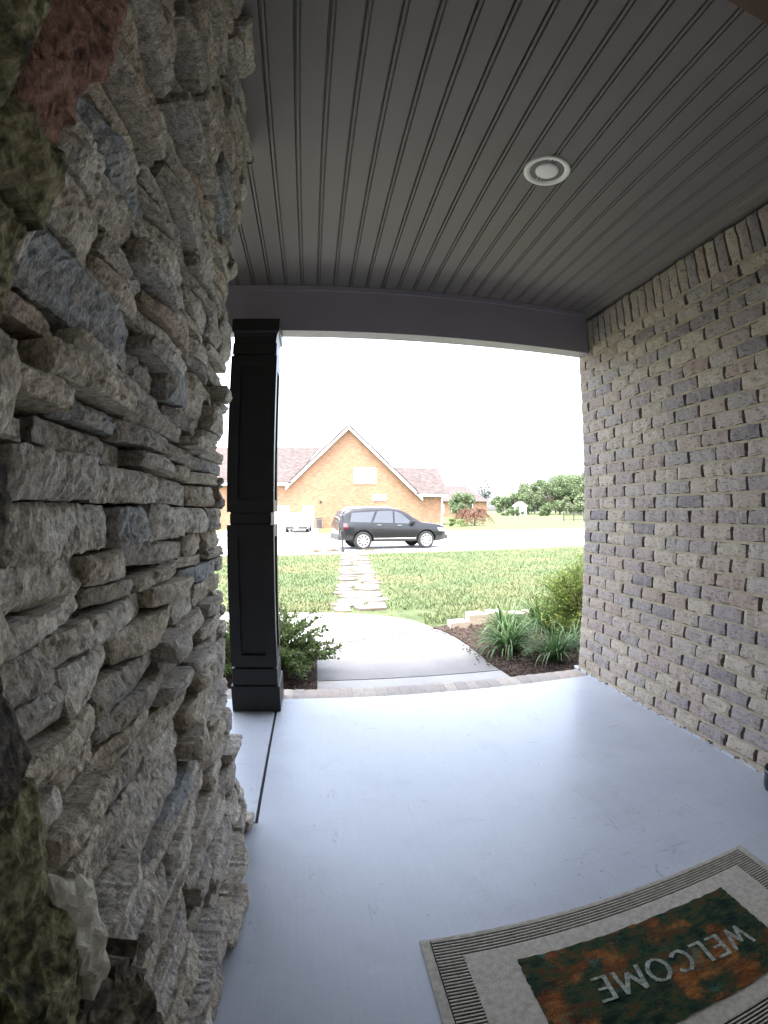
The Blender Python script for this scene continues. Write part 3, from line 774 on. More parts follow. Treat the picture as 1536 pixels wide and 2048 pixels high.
def strap_clump(loc, n, L, w, seed, label, spread=1.0, dry=8):
    r = random.Random(seed)
    root = empty('strap_leaf_plant', loc, label=label, cat='plant', group='strap-leaved plants in the mulch bed')
    def blades(n, mat, name, Ls, droop):
        b = MB()
        for _ in range(n):
            az = r.uniform(0, 2 * math.pi); rad = abs(r.gauss(0, .035)); l = Ls * r.uniform(.65, 1.1)
            lean = r.uniform(.15, 1.0) * spread; dr = droop * r.uniform(.6, 1.3)
            d = Vector((math.cos(az), math.sin(az), 0)); s = Vector((-d.y, d.x, 0)); p = d * rad + s * r.gauss(0, .02)
            pts = []; ang = R(86) - lean * .6; seg = 7
            for k in range(seg + 1):
                pts.append((p.copy(), ang)); ang -= dr * (.12 + .5 * k / seg) * lean * 1.3 
                p = p + (d * math.cos(ang) + Vector((0, 0, math.sin(ang)))) * (l / seg)
                if p.z < .005: p.z = .005
            n0 = len(b.v); ww = w * r.uniform(.7, 1.2)
            for k, (q, a) in enumerate(pts):
                t = k / seg; wk = ww * (1 - t ** 2.2) * (.55 + .45 * min(1, t * 4)) + .0008
                fold = Vector((0, 0, 1)) * wk * .35
                b.v += [tuple(q - s * wk / 2 + fold), tuple(q), tuple(q + s * wk / 2 + fold)]
            for k in range(seg):
                a_ = n0 + k * 3
                b.f += [(a_, a_ + 1, a_ + 4, a_ + 3), (a_ + 1, a_ + 2, a_ + 5, a_ + 4)]
        b.build(name, M[mat], root, smooth=True, kind='stuff')
    blades(n, 'blade', 'leaf_blades', L, 1.0)
    if dry: blades(dry, 'dry_blade', 'dry_leaf_blades', L * .8, 1.8)
    return root
strap_clump((1.78, 4.08, -.14), 170, .50, .017, 1, 'green strap-leaved plant arching over the mulch next to the walkway edge')
strap_clump((2.06, 3.68, -.14), 130, .42, .016, 2, 'upright strap-leaved plant by the foot of the brick wall end', .75)
strap_clump((2.46, 4.75, -.14), 150, .52, .017, 3, 'strap-leaved plant in front of the golden shrub with dry stalks', 1.0, 22)
strap_clump((2.02, 4.75, -.14), 130, .46, .017, 4, 'strap-leaved plant just behind the stacked edging blocks', 1.0, 6)
strap_clump((2.42, 4.0, -.14), 60, .34, .014, 5, 'sparse strap-leaved plant hugging the brick wall in the mulch', 1.0, 30)

def shrub(name, loc, rx, ry, h, nstem, nleaf, ll, lw, matk, label, seed, stray=0):
    r = random.Random(seed); root = empty(name, loc, label=label, cat='shrub')
    st, lf = MB(), MB()
    for k in range(nstem + stray):
        az = r.uniform(0, 2 * math.pi); el = math.acos(r.uniform(.05, 1) if k < nstem else r.uniform(.2, .7))
        if k >= nstem: az = r.gauss(-.15, .5)
        e = Vector((math.cos(az) * math.sin(el) * rx, math.sin(az) * math.sin(el) * ry, math.cos(el) * h)) * (r.uniform(.8, 1.08) if k < nstem else r.uniform(1.1, 1.28))
        e.z = max(.06, e.z)
        p0 = Vector((r.gauss(0, .05), r.gauss(0, .05), 0)); mid = p0.lerp(e, .5) + Vector((r.gauss(0, .03), r.gauss(0, .03), h * .12))
        pts = []
        for i in range(7):
            t = i / 6; pts.append(p0 * (1 - t) ** 2 + mid * 2 * t * (1 - t) + e * t * t)
        st.tube(pts, [.006 * (1 - .8 * i / 6) + .001 for i in range(7)], 4, False)
        m = int(nleaf / nstem) if k < nstem else int(nleaf / nstem * .55)
        for _ in range(m):
            t = 1 - abs(r.gauss(0, .30)) if k < nstem else 1 - abs(r.gauss(0, .28))
            if t < .12: t = r.uniform(.2, 1)
            i = min(5, int(t * 6)); q = pts[i].lerp(pts[i + 1], t * 6 - i)
            ax = (pts[i + 1] - pts[i]).normalized()
            q = q + rv(r) * r.uniform(0, (.045 if ll > .04 else .10) if k < nstem else .010)
            d = (rv(r) + ax * .7 + Vector((0, 0, .35))).normalized()
            leaf_quad(lf, q, d, rv(r), ll * r.uniform(.6, 1.2), lw * r.uniform(.7, 1.2))
    st.build('stems', M['bark'], root); lf.build('foliage', M[matk], root, kind='stuff')
    return root
shrub('leafy_shrub', (-.52, 3.86, -.15), .58, .48, .58, 130, 11000, .044, .021, 'bush_leaf', 'loose leafy green shrub spilling out behind the porch column', 11, 16)
shrub('golden_shrub', (2.95, 4.62, -.15), .66, .6, .86, 200, 26000, .036, .013, 'gold_leaf', 'dense yellow-green shrub rising beside the end of the brick wall', 12)
shrub('leafy_shrub', (-1.5, 4.3, -.15), .5, .5, .75, 70, 3500, .045, .02, 'bush_leaf', 'taller leafy shrub seen in the gap between stone wall and column', 13)

# edging blocks
def block(x, y, z, rz, w, d, h, label):
    b = MB(); b.prism([(-w / 2, -d / 2), (w / 2, -d / 2), (w / 2 * .78, d / 2), (-w / 2 * .78, d / 2)], 0, h, 'z')
    o = b.build('edging_block', M['block'], loc=(x, y, z), rot=(0, 0, rz), bevel=.008)
    return tag(o, label, 'edging block', 'tan blocks edging the mulch bed')
block(1.60, 5.18, -.16, R(8), .25, .17, .095, 'low tan edging block touching the walkway curve')
block(1.86, 5.30, -.16, R(4), .25, .19, .15, 'tan edging block standing higher, next after the lowest one')
block(2.115, 5.335, -.16, R(3), .23, .19, .155, 'tan edging block half screened by the strap leaves behind it')
for k in range(5):
    block(2.40 + k * .27, 5.42 + k * .035, -.17, R(6), .25, .18, .11, ['first', 'second', 'third', 'fourth', 'last'][k] + ' low tan edging block in the row from taller blocks to golden shrub')

# ------------------------------------------------------------------ flagstone path over the lawn
path = empty('flagstone_path', (.7, 9, 0), label='irregular flagstone path crossing the lawn towards the street', cat='path', kind='structure')
rp = random.Random(9); y = 6.36; k = 0
def flag(cx, cy, w, d):
    pts = []
    m = 9
    for i in range(m):
        a = 2 * math.pi * i / m + rp.uniform(-.15, .15); q = 1 + rp.uniform(-.14, .10)
        ca, sa = math.cos(a), math.sin(a)
        f = 1 / max(abs(ca), abs(sa)) ** .72
        pts.append((cx + ca * f * w / 2 * q, cy + sa * f * d / 2 * q))
    z = H(cx, cy); b = MB(); t = rp.uniform(.02, .04); tl = Vector((rp.gauss(0, .02), rp.gauss(0, .03)))
    n = len(pts)
    vs = [(p[0], p[1], z - .05) for p in pts] + [(p[0], p[1], z + t + (p[0] - cx) * tl.x + (p[1] - cy) * tl.y) for p in pts]
    b.add(vs, [tuple(range(n - 1, -1, -1)), tuple(range(n, 2 * n))] + [(i, (i + 1) % n, n + (i + 1) % n, n + i) for i in range(n)])
    o = b.build('flagstone', M['flag'], path, bevel=.006); o.matrix_parent_inverse = Matrix.Translation((-.7, -9, 0))
while y < 17.6:
    d = rp.uniform(.20, .36) * (1 + (y - 6) * .03); t = (y - 6.3) / 7.5
    xl = .20 + t * .47 + rp.uniform(-.05, .05); xr = 1.03 + t * .55 + rp.uniform(-.05, .05)
    if rp.random() < .35: flag((xl + xr) / 2, y + d / 2, (xr - xl), d)
    else:
        f = rp.uniform(.35, .65); xm = xl + (xr - xl) * f
        flag((xl + xm) / 2, y + d / 2 + rp.uniform(-.03, .03), (xm - xl) * .95, d); flag((xm + xr) / 2, y + d / 2 + rp.uniform(-.05, .05), (xr - xm) * .95, d * rp.uniform(.8, 1.1))
    y += d * 1.06 + rp.uniform(.02, .10) + max(0, y - 10) * .03

# grass blades over the near lawn
b = MB(); rg = random.Random(3)
for _ in range(70000):
    y = 5.3 + 13.0 * rg.random() ** 1.5
    x = rg.uniform(-.35, .75) * y + rg.uniform(-.5, .5)
    if y < 6.34 and (x < redge(y) + .03 or (x < -.1)): continue
    if x < 1.3 and y < 6.35: continue
    if x > 1.3 and y < 5.45 + .12 * (x - 1.4): continue
    if y > 18.0 + .17 * x: continue
    t = (y - 6.3) / 7.5
    if .16 + t * .47 < x < 1.08 + t * .55 and rg.random() < .70: continue
    h = rg.uniform(.025, .06); a = rg.uniform(0, 6.28); w = .004 + .0009 * y
    dx, dy = math.cos(a) * w, math.sin(a) * w * .4; z = H(x, y); n = len(b.v)
    lx, ly = rg.gauss(0, .02), rg.gauss(0, .02)
    b.v += [(x - dx, y - dy, z - .004), (x + dx, y + dy, z - .004), (x + lx, y + ly, z + h)]; b.f.append((n, n + 1, n + 2))
tag(b.build('grass', M['grass_blade']), 'short green grass blades covering the lawn', 'grass', kind='stuff')

# weeds and gutter grit by the near kerb
def tuft(x, t, w, h, label, seed):
    r = random.Random(seed); y = t + .17 * x; b = MB(); z = H(x, y) + .03
    for _ in range(220):
        p = Vector((x + r.gauss(0, w / 2.6), y + r.gauss(0, .08), z)); leaf_quad(b, p, (rv(r) + Vector((0, 0, 1.2))).normalized(), rv(r), h * r.uniform(.5, 1.1), .03)
    o = b.build('weed_tuft', M['dry_blade']); tag(o, label, 'weed', kind='stuff')
tuft(-.05, 18.75, .34, .16, 'dry yellow weed tuft in the gutter left behind the car', 31)
tuft(.62, 18.75, .34, .18, 'dry yellow weed tuft at the foot of the mailbox post', 32)
tuft(2.15, 18.8, .34, .13, 'dry yellow weed tuft in the gutter beneath the black car', 33)

# ------------------------------------------------------------------ mailbox
mx, my = 1.0, 18.45
mbx = empty('mailbox', (mx, my, H(mx, my)), label='slim black mailbox on a post at the near kerb', cat='mailbox')
MB().lathe([(.0, 0), (.075, 0), (.075, .16), (.045, .2), (.036, .25), (.036, .8), (.03, .82), (.03, 1.2), (.018, 1.24), (.018, 1.42), (.03, 1.45), (.012, 1.5), (0, 1.54)], 14).build('post', M['dark_metal'], mbx, smooth=True)
pts = [(-.085, .68), (.085, .68), (.085, .84)] + [(.085 * math.cos(a), .84 + .085 * math.sin(a)) for a in frange(.3, math.pi - .3, 8)] + [(-.085, .84)]
MB().prism(pts, -.23, .27, 'y').build('letter_box', M['dark_metal'], mbx)
MB().prism([(p[0] * 1.07, .68 + (p[1] - .68) * 1.05 - .004) for p in pts], .27, .285, 'y').build('door', M['dark_metal'], mbx)
MB().box(.086, .092, .0, .02, .78, .98).build('flag', M['red_lens'], mbx)

# ------------------------------------------------------------------ cars
def interp(tab, x):
    if x <= tab[0][0]: return tab[0][1]
    for (a, va), (b_, vb) in zip(tab, tab[1:]):
        if x <= b_: 
            t = (x - a) / (b_ - a); t = t * t * (3 - 2 * t) * .5 + t * .5
            return va + (vb - va) * t
    return tab[-1][1]
def make_car(name, loc, rz, T, paint, label, wheel_r, rails=True):
    root = empty(name, loc, rz, label=label, cat='car')
    L0, L1 = T['len']
    xs = sorted(set([L0, L0 + .03, L0 + .1, L1 - .1, L1 - .03, L1] + frange(L0 + .18, L1 - .18, 40)))
    def sect(x):
        w = interp(T['w'], x); zb_ = interp(T['bot'], x); top = interp(T['top'], x); belt = min(interp(T['belt'], x), top - .02)
        g = max(0, top - belt); tum = T['tum'] * min(1, g / .55)
        P = [(0, zb_), (w * .72, zb_), (w * .93, zb_ + .05), (w * .985, zb_ + .18), (w, zb_ + .33), (w * .995, belt - .16), (w * .975, belt - .03), (w * .955, belt)]
        wt = w * .955 - tum
        for f in (.25, .5, .75): P.append((w * .955 + (wt - w * .955) * f, belt + (g - .09 * min(1, g / .3)) * f))
        P += [(wt, belt + g - .09 * min(1, g / .3)), (wt - .05, belt + g - .035 * min(1, g / .3)), (wt - .16, belt + g - .008), (wt * .4, belt + g), (0, belt + g)]
        return P
    b = MB(); S = [sect(x) for x in xs]; m = len(S[0]); ring = 2 * m - 2
    for x, P in zip(xs, S):
        full = P + [(-p[0], p[1]) for p in P[-2:0:-1]]
        b.v += [(x, p[0], p[1]) for p in full]
    for i in range(len(xs) - 1):
        for k in range(ring): b.f.append((i * ring + k, i * ring + (k + 1) % ring, (i + 1) * ring + (k + 1) % ring, (i + 1) * ring + k))
    b.f.append(tuple(range(ring))); b.f.append(tuple((len(xs) - 1) * ring + k for k in range(ring - 1, -1, -1)))
    me = b.mesh('body', paint); fixn(me)
    body = link('body', me, root)
    # wheel wells cut out of the body
    cut = MB()
    for wx in T['wheels']:
        for s in (-1, 1):
            Mx = Matrix.Translation((wx, s * T['half'], wheel_r)) @ Matrix.Rotation(R(90), 4, 'X')
            rr_ = wheel_r * 1.17; nn = 28; n0 = len(cut.v)
            for h in (-.34, .34):
                for k in range(nn):
                    a = 2 * math.pi * k / nn; cut.v.append(tuple(Mx @ Vector((rr_ * math.cos(a), rr_ * math.sin(a), h))))
            cut.f += [tuple(n0 + k for k in range(nn)), tuple(n0 + nn + k for k in range(nn - 1, -1, -1))]
            cut.f += [(n0 + k, n0 + nn + k, n0 + nn + (k + 1) % nn, n0 + (k + 1) % nn) for k in range(nn)]
    cm = cut.mesh('cut'); fixn(cm); co = bpy.data.objects.new('cut', cm); C.objects.link(co); co.matrix_world = Matrix.Identity(4)
    tmp = bpy.data.objects.new('tmp', me); C.objects.link(tmp)
    md = tmp.modifiers.new('b', 'BOOLEAN'); md.operation = 'DIFFERENCE'; md.object = co; md.solver = 'EXACT'
    bpy.context.view_layer.update()
    ev = bpy.data.meshes.new_from_object(tmp.evaluated_get(bpy.context.evaluated_depsgraph_get()))
    bpy.data.objects.remove(tmp); bpy.data.objects.remove(co)
    ev.name = 'body'; ev.polygons.foreach_set('use_smooth', [True] * len(ev.polygons))
    bm = bmesh.new(); bm.from_mesh(ev)
    for e in bm.edges:
        if len(e.link_faces) == 2 and e.calc_face_angle(0) > .62: e.smooth = False
    bm.to_mesh(ev); bm.free()
    body.data = ev
    def side_y(x, z):
        P = sect(x)
        for (ya, za), (yb, zb_) in zip(P[1:], P[2:]):
            if za <= z <= zb_ and zb_ > za: return ya + (yb - ya) * (z - za) / (zb_ - za)
        return P[-4][0]
    def patch(name, poly, off, mat, s, parent=root, nx=8, nz=5):
        """poly: four corners (x, z) lb, rb, rt, lt on the car's side"""
        b = MB()
        for j in range(nz + 1):
            for i in range(nx + 1):
                u, v = i / nx, j / nz
                xa = poly[0][0] * (1 - u) * (1 - v) + poly[1][0] * u * (1 - v) + poly[2][0] * u * v + poly[3][0] * (1 - u) * v
                za = poly[0][1] * (1 - u) * (1 - v) + poly[1][1] * u * (1 - v) + poly[2][1] * u * v + poly[3][1] * (1 - u) * v
                b.v.append((xa, s * (side_y(xa, za) + off), za))
        for j in range(nz):
            for i in range(nx):
                q = (j * (nx + 1) + i, j * (nx + 1) + i + 1, (j + 1) * (nx + 1) + i + 1, (j + 1) * (nx + 1) + i); b.f.append(q if s < 0 else q[::-1])
        return b.build(name, mat, parent, smooth=True)
    for s in (-1, 1):
        for poly in T['windows']: patch('side_window', poly, .006, M['glass'], s)
        for poly in T['doors']:
            d = patch('door', poly, .004, paint, s)
            xh = poly[0][0] + .12; zh = poly[3][1] - .075
            MB().box(xh, xh + .2, min(s * (side_y(xh, zh) + .006), s * (side_y(xh, zh) + .035)), max(s * (side_y(xh, zh) + .006), s * (side_y(xh, zh) + .035)), zh - .017, zh + .017).build('handle', M['chrome'], d)
        xm, zm = T['mirror']; ym = side_y(xm, zm)
        MB().box(-.07, .09, 0, .2, -.07, .09).build('mirror', paint, root, loc=(xm, s * (ym + .015) - (.2 if s < 0 else 0), zm), bevel=.03)
        patch('sill_strip', T['sill'], .02, M['chrome'], s, nz=2)
        patch('sill_guard', T['guard'], .012, M['plastic'], s, nz=2)
        patch('tail_lamp', T['tail'], .01, M['red_lens'], s)
        patch('headlight', T['head'], .012, M['lamp_lens'], s)
    if rails:
        for s in (-1, 1):
            xa, xb = T['rail']; wr = T['w'][2][1] * .955 - T['tum'] - .10
            MB().tube([(xa, s * wr, interp(T['top'], xa) + .0), (xa + .12, s * wr, interp(T['top'], xa) + .06), (xb - .12, s * wr, interp(T['top'], xb) + .06), (xb, s * wr, interp(T['top'], xb))], .018, 6).build('roof_rail', M['chrome'], root)
    # windscreen and rear window follow the top profile
    for nm, (xa, xb) in (('windscreen', T['screen']), ('rear_window', T['rear'])):
        b = MB(); NX, NY = 8, 8
        for i in range(NX + 1):
            x = xa + (xb - xa) * i / NX; P = sect(x); hw = P[-4][0] * .93
            for j in range(NY + 1):
                v = (j / NY * 2 - 1); b.v.append((x, v * hw, interp(T['top'], x) + .012 - .02 * abs(v) ** 4))
        for i in range(NX):
            for j in range(NY): b.f.append((i * (NY + 1) + j, (i + 1) * (NY + 1) + j, (i + 1) * (NY + 1) + j + 1, i * (NY + 1) + j + 1))
        b.build(nm, M['glass'], root, smooth=True)
    w0 = T['half']
    MB().box(L0 - .045, L0 + .22, -w0 * .92, w0 * .92, T['bump'][0], T['bump'][1]).build('rear_bumper', M['plastic'], root, bevel=.04)
    MB().box(L1 - .3, L1 + .03, -w0 * .88, w0 * .88, T['bump'][0] - .02, T['bump'][1] - .06).build('front_bumper', M['plastic'], root, bevel=.05)
    MB().box(L1 - .06, L1 + .015, -w0 * .55, w0 * .55, T['bump'][1] - .02, T['bump'][1] + .2).build('grille', M['chrome'], root, bevel=.02)
    MB().box(L1 + .032, L1 + .045, -.16, .16, T['bump'][0] + .06, T['bump'][0] + .17).build('number_plate', M['white_paint'], root)
    for wx in T['wheels']:
        for s in (-1, 1):
            wh = empty('wheel', (wx, s * (w0 - .13), wheel_r)); wh.parent = root; wh.rotation_euler = (R(90) * (1 if s < 0 else -1), 0, 0)
            ri = wheel_r * .70
            MB().lathe([(ri, -.11), (wheel_r * .93, -.115), (wheel_r, -.08), (wheel_r, .08), (wheel_r * .95, .112), (ri * 1.05, .116), (ri, .10)], 36).build('tyre', M['tyre'], wh, smooth=True)
            b = MB(); b.lathe([(ri, -.1), (ri * .97, .09), (ri * 1.01, .108), (ri * .93, .112), (ri * .88, .08), (ri * .87, -.02), (.0, -.02)], 36)
            rim = b.build('rim', M['grey_metal'], wh, smooth=True)
            b = MB(); b.lathe([(ri * .86, .095), (ri * .88, .108), (ri * 1.0, .112), (ri * 1.02, .10)], 36)
            b.lathe([(.075, .06), (.07, .105), (0, .11)], 20)
            for k in range(9):
                a = 2 * math.pi * k / 9; Mx = Matrix.Rotation(a, 4, 'Z')
                b.box(.05, ri * .9, -.028, .028, .075, .104, Mx)
            b.build('spokes', M['alloy'], rim)
    return root
suv = dict(len=(-2.48, 2.50), half=.985, tum=.17,
    w=[(-2.48, .80), (-2.38, .92), (-2.0, .975), (0, .985), (1.7, .985), (2.15, .95), (2.38, .84), (2.5, .66)],
    bot=[(-2.48, .52), (-2.2, .40), (-1.6, .32), (1.4, .30), (2.1, .30), (2.42, .34), (2.5, .42)],
    belt=[(-2.48, 1.06), (-1.5, 1.13), (.6, 1.06), (1.2, 1.02), (2.0, .96), (2.5, .80)],
    top=[(-2.48, 1.12), (-2.36, 1.45), (-2.22, 1.66), (-2.0, 1.735), (-1.2, 1.79), (-.3, 1.79), (.15, 1.745), (.5, 1.60), (1.0, 1.30), (1.28, 1.155), (1.7, 1.12), (2.1, 1.06), (2.36, .97), (2.5, .84)],
    wheels=(-1.46, 1.42), screen=(.32, 1.22), rear=(-2.44, -2.24), mirror=(.74, 1.13), rail=(-1.9, -.1),
    windows=[[(-2.02, 1.18), (-1.12, 1.15), (-.90, 1.62), (-1.92, 1.56)], [(-1.02, 1.15), (-.12, 1.12), (-.10, 1.65), (-.78, 1.63)], [(-.04, 1.12), (.80, 1.09), (.30, 1.54), (-.02, 1.64)]],
    doors=[[(-.98, .52), (-.10, .52), (-.10, 1.10), (-1.06, 1.12)], [(-.07, .52), (.88, .52), (.93, 1.04), (-.07, 1.10)]],
    sill=[(-.98, .455), (.92, .455), (.92, .485), (-.98, .485)], guard=[(-1.0, .36), (.95, .36), (.95, .45), (-1.0, .45)],
    tail=[(-2.37, .86), (-2.10, .90), (-2.16, 1.10), (-2.36, 1.13)], head=[(2.03, .76), (2.40, .74), (2.36, .86), (1.95, .91)], bump=(.40, .66))
cz = H(3.2, 21.0)
make_car('parked_car', (3.22, 21.0, cz + .032), math.atan(.17), suv, M['black_paint'], 'black sport utility vehicle with bright alloy wheels parked on the street', .385)
sed = dict(len=(-2.2, 2.25), half=.88, tum=.20,
    w=[(-2.2, .70), (-2.1, .80), (-1.8, .86), (0, .88), (1.5, .87), (1.95, .83), (2.15, .72), (2.25, .56)],
    bot=[(-2.2, .42), (-1.8, .28), (1.6, .22), (2.1, .24), (2.25, .36)],
    belt=[(-2.2, .92), (-1.2, .93), (.8, .88), (1.4, .84), (2.25, .66)],
    top=[(-2.2, .95), (-1.7, 1.0), (-1.2, 1.22), (-.7, 1.40), (-.1, 1.43), (.35, 1.36), (.8, 1.12), (1.1, .96), (1.6, .90), (2.05, .80), (2.25, .70)],
    wheels=(-1.3, 1.32), screen=(.42, 1.04), rear=(-1.62, -.9), mirror=(.72, .95), rail=(-1, 0),
    windows=[[(-1.15, .97), (-.15, .96), (-.15, 1.31), (-.75, 1.29)], [(-.08, .96), (.66, .92), (.35, 1.25), (-.08, 1.31)]],
    doors=[[(-1.0, .38), (-.12, .38), (-.12, .92), (-1.05, .92)], [(-.09, .38), (.8, .38), (.85, .87), (-.09, .92)]],
    sill=[(-.9, .30), (.9, .30), (.9, .315), (-.9, .315)], guard=[(-.9, .25), (.9, .25), (.9, .295), (-.9, .295)],
    tail=[(-2.1, .72), (-1.9, .74), (-1.95, .88), (-2.08, .88)], head=[(1.85, .58), (2.14, .55), (2.08, .66), (1.8, .70)], bump=(.30, .52))
make_car('parked_car', (-1.38, 36.2, H(-1.38, 36.0) + .04), R(-93), sed, M['white_car_paint'], 'white car standing nose out on the driveway opposite', .32, False)

# ------------------------------------------------------------------ house opposite
HY = 41.0
hse = empty('brick_house', (2.7, HY, 0), label='orange brick house with tall gable and white rake boards across the street', cat='house')
def hp(b, name, mat, parent=hse, **k):
    o = b.build(name, mat, parent, **k)
    o.matrix_parent_inverse = Matrix.Translation((-2.7, -HY, 0)) if parent is hse else Matrix.Identity(4)
    return o
wl = hp(MB().prism([(-12, -.9), (11.15, -.9), (11.15, 2.80), (8.9, 2.80), (2.69, 8.62), (-2.35, 3.70), (-12, 3.70)], HY, HY + .25), 'wall', M['house_brick'])
hp(MB().box(10.95, 11.15, HY + .25, HY + 9, -.9, 2.75), 'side_wall', M['house_brick'])
def slope(p0, p1, p2, p3, t=.12):
    vs = [Vector(p) for p in (p0, p1, p2, p3)]; nn = (vs[1] - vs[0]).cross(vs[3] - vs[0]).normalized()
    if nn.z < 0: nn = -nn
    return MB().add(vs + [v + nn * t for v in vs], [(0, 1, 2, 3), (7, 6, 5, 4), (0, 4, 5, 1), (1, 5, 6, 2), (2, 6, 7, 3), (3, 7, 4, 0)])
rf = hp(slope((2.69, HY - .35, 8.66), (2.69, HY + 12, 8.66), (9.25, HY + 12, 2.45), (9.25, HY - .35, 2.45)), 'roof', M['shingle'])
hp(slope((2.69, HY - .35, 8.66), (2.69, HY + 12, 8.66), (-2.72, HY + 12, 3.38), (-2.72, HY - .35, 3.38)), 'roof', M['shingle'])
hp(slope((-12, HY - .45, 3.62), (-2.2, HY - .45, 3.62), (.2, HY + 4.4, 7.25), (-12, HY + 4.4, 7.25)), 'wing_roof', M['shingle'])
hp(slope((8.7, HY - .45, 2.72), (11.55, HY - .45, 2.72), (11.35, HY + 2.6, 5.22), (6.5, HY + 2.6, 5.22)), 'wing_roof', M['shingle'])
hp(slope((6.5, HY + 5.6, 2.72), (11.55, HY + 5.6, 2.72), (11.35, HY + 2.6, 5.23), (6.5, HY + 2.6, 5.23)), 'wing_roof', M['shingle'])
hp(MB().prism([(2.69, 8.60), (9.25, 2.40), (9.25, 2.12), (8.85, 2.50), (2.69, 8.36)], HY - .38, HY - .34), 'rake_board', M['white_paint'])
hp(MB().prism([(2.69, 8.60), (-2.72, 3.33), (-2.72, 3.02), (-2.35, 3.42), (2.69, 8.36)], HY - .38, HY - .34), 'rake_board', M['white_paint'])
hp(MB().box(8.9, 11.5, HY - .5, HY - .46, 2.50, 2.74), 'fascia', M['white_paint'])
hp(MB().box(-12, -2.5, HY - .5, HY - .46, 3.42, 3.66), 'fascia', M['white_paint'])
hp(MB().box(8.9, 11.4, HY - .46, HY, 2.50, 2.53), 'soffit', M['white_paint'])
hp(MB().box(-12, -2.4, HY - .46, HY, 3.42, 3.45), 'soffit', M['white_paint'])
dsp = MB(); dsp.box(11.0, 11.12, HY - .12, HY - .02, -.3, 2.5); dsp.box(11.0, 11.12, HY - .5, HY - .02, 2.45, 2.56)
hp(dsp, 'downspout', M['white_paint'])
def win(x0, x1, z0, z1, cols, rows, name='window'):
    b = MB(); f = .09
    b.box(x0, x1, HY - .05, HY - .002, z0, z0 + f); b.box(x0, x1, HY - .05, HY - .002, z1 - f, z1)
    b.box(x0, x0 + f, HY - .05, HY - .002, z0 + f, z1 - f); b.box(x1 - f, x1, HY - .05, HY - .002, z0 + f, z1 - f)
    w = hp(b, name, M['white_paint'])
    cw, rh = (x1 - x0 - 2 * f) / cols, (z1 - z0 - 2 * f) / rows
    for i in range(cols):
        for j in range(rows):
            o = hp(MB().box(x0 + f + i * cw + .02, x0 + f + (i + 1) * cw - .02, HY - .03, HY - .012, z0 + f + j * rh + .02, z0 + f + (j + 1) * rh - .02), 'pane', M['white_paint'] if name != 'window' else M['blind'], w)
    return w
M['blind'] = plain('window_blind_behind_glass', (.72, .72, .70), .2, .03, 3)
win(3.2, 5.13, 3.60, 5.02, 2, 2)
v = win(4.84, 6.02, 2.14, 2.68, 1, 4, 'louvre_vent')
win(-3.95, -2.38, -.45, 1.66, 1, 4, 'garage_door')
win(-1.22, -.28, -.45, 1.66, 1, 4, 'garage_door')
hp(MB().box(.22, .42, HY - .03, HY - .002, 1.9, 2.1), 'vent', M['dark_metal'])
ac = empty('air_conditioner', (.18, HY - .55, H(.18, HY - .5)), label='brown air conditioning unit against the orange brick house', cat='air conditioner')
MB().box(-.29, .29, -.27, .27, .0, .86).build('casing', M['grey_metal'], ac, bevel=.02)
for k in range(9): MB().box(-.24, .24, -.285, -.27, .10 + k * .08, .14 + k * .08).build('louvre', M['dark_metal'], ac)
MB().box(-.31, .31, -.29, .29, .86, .91).build('lid', M['dark_metal'], ac)

# second house beyond, seen past the corner
h2 = empty('far_house', (22.0, 72, H(22, 72)), label='low brown-roofed house far behind the weeping maple', cat='house')
MB().box(-6, 5, 0, 8, 0, 2.7).build('wall', M['house_brick'], h2)
MB().add([(-6.4, -.5, 2.5), (5.4, -.5, 2.5), (5.4, 8.5, 2.5), (-6.4, 8.5, 2.5), (-3.5, 4, 5.2), (2.5, 4, 5.2)], [(0, 1, 5, 4), (1, 2, 5), (2, 3, 4, 5), (3, 0, 4), (0, 3, 2, 1)]).build('roof', M['shingle'], h2)
for xx in (-3.2, -1.0, 1.6): 
    w = MB().box(xx, xx + 1.0, -.06, -.01, .6, 2.1).build('window', M['white_paint'], h2); MB().box(xx + .1, xx + .9, -.075, -.062, .7, 2.0).build('pane', M['glass'], w)
h3 = empty('far_house', (-10.8, 56, H(-10.8, 56)), label='red brick house glimpsed in the gap beside the stone wall', cat='house')
MB().box(-5, 5, 0, 8, -.5, 2.9).build('wall', M['house_brick'], h3)
MB().add([(-5.4, -.5, 2.8), (5.4, -.5, 2.8), (5.4, 8.5, 2.8), (-5.4, 8.5, 2.8), (-2.5, 4, 5.6), (2.5, 4, 5.6)], [(0, 1, 5, 4), (1, 2, 5), (2, 3, 4, 5), (3, 0, 4), (0, 3, 2, 1)]).build('roof', M['shingle'], h3)

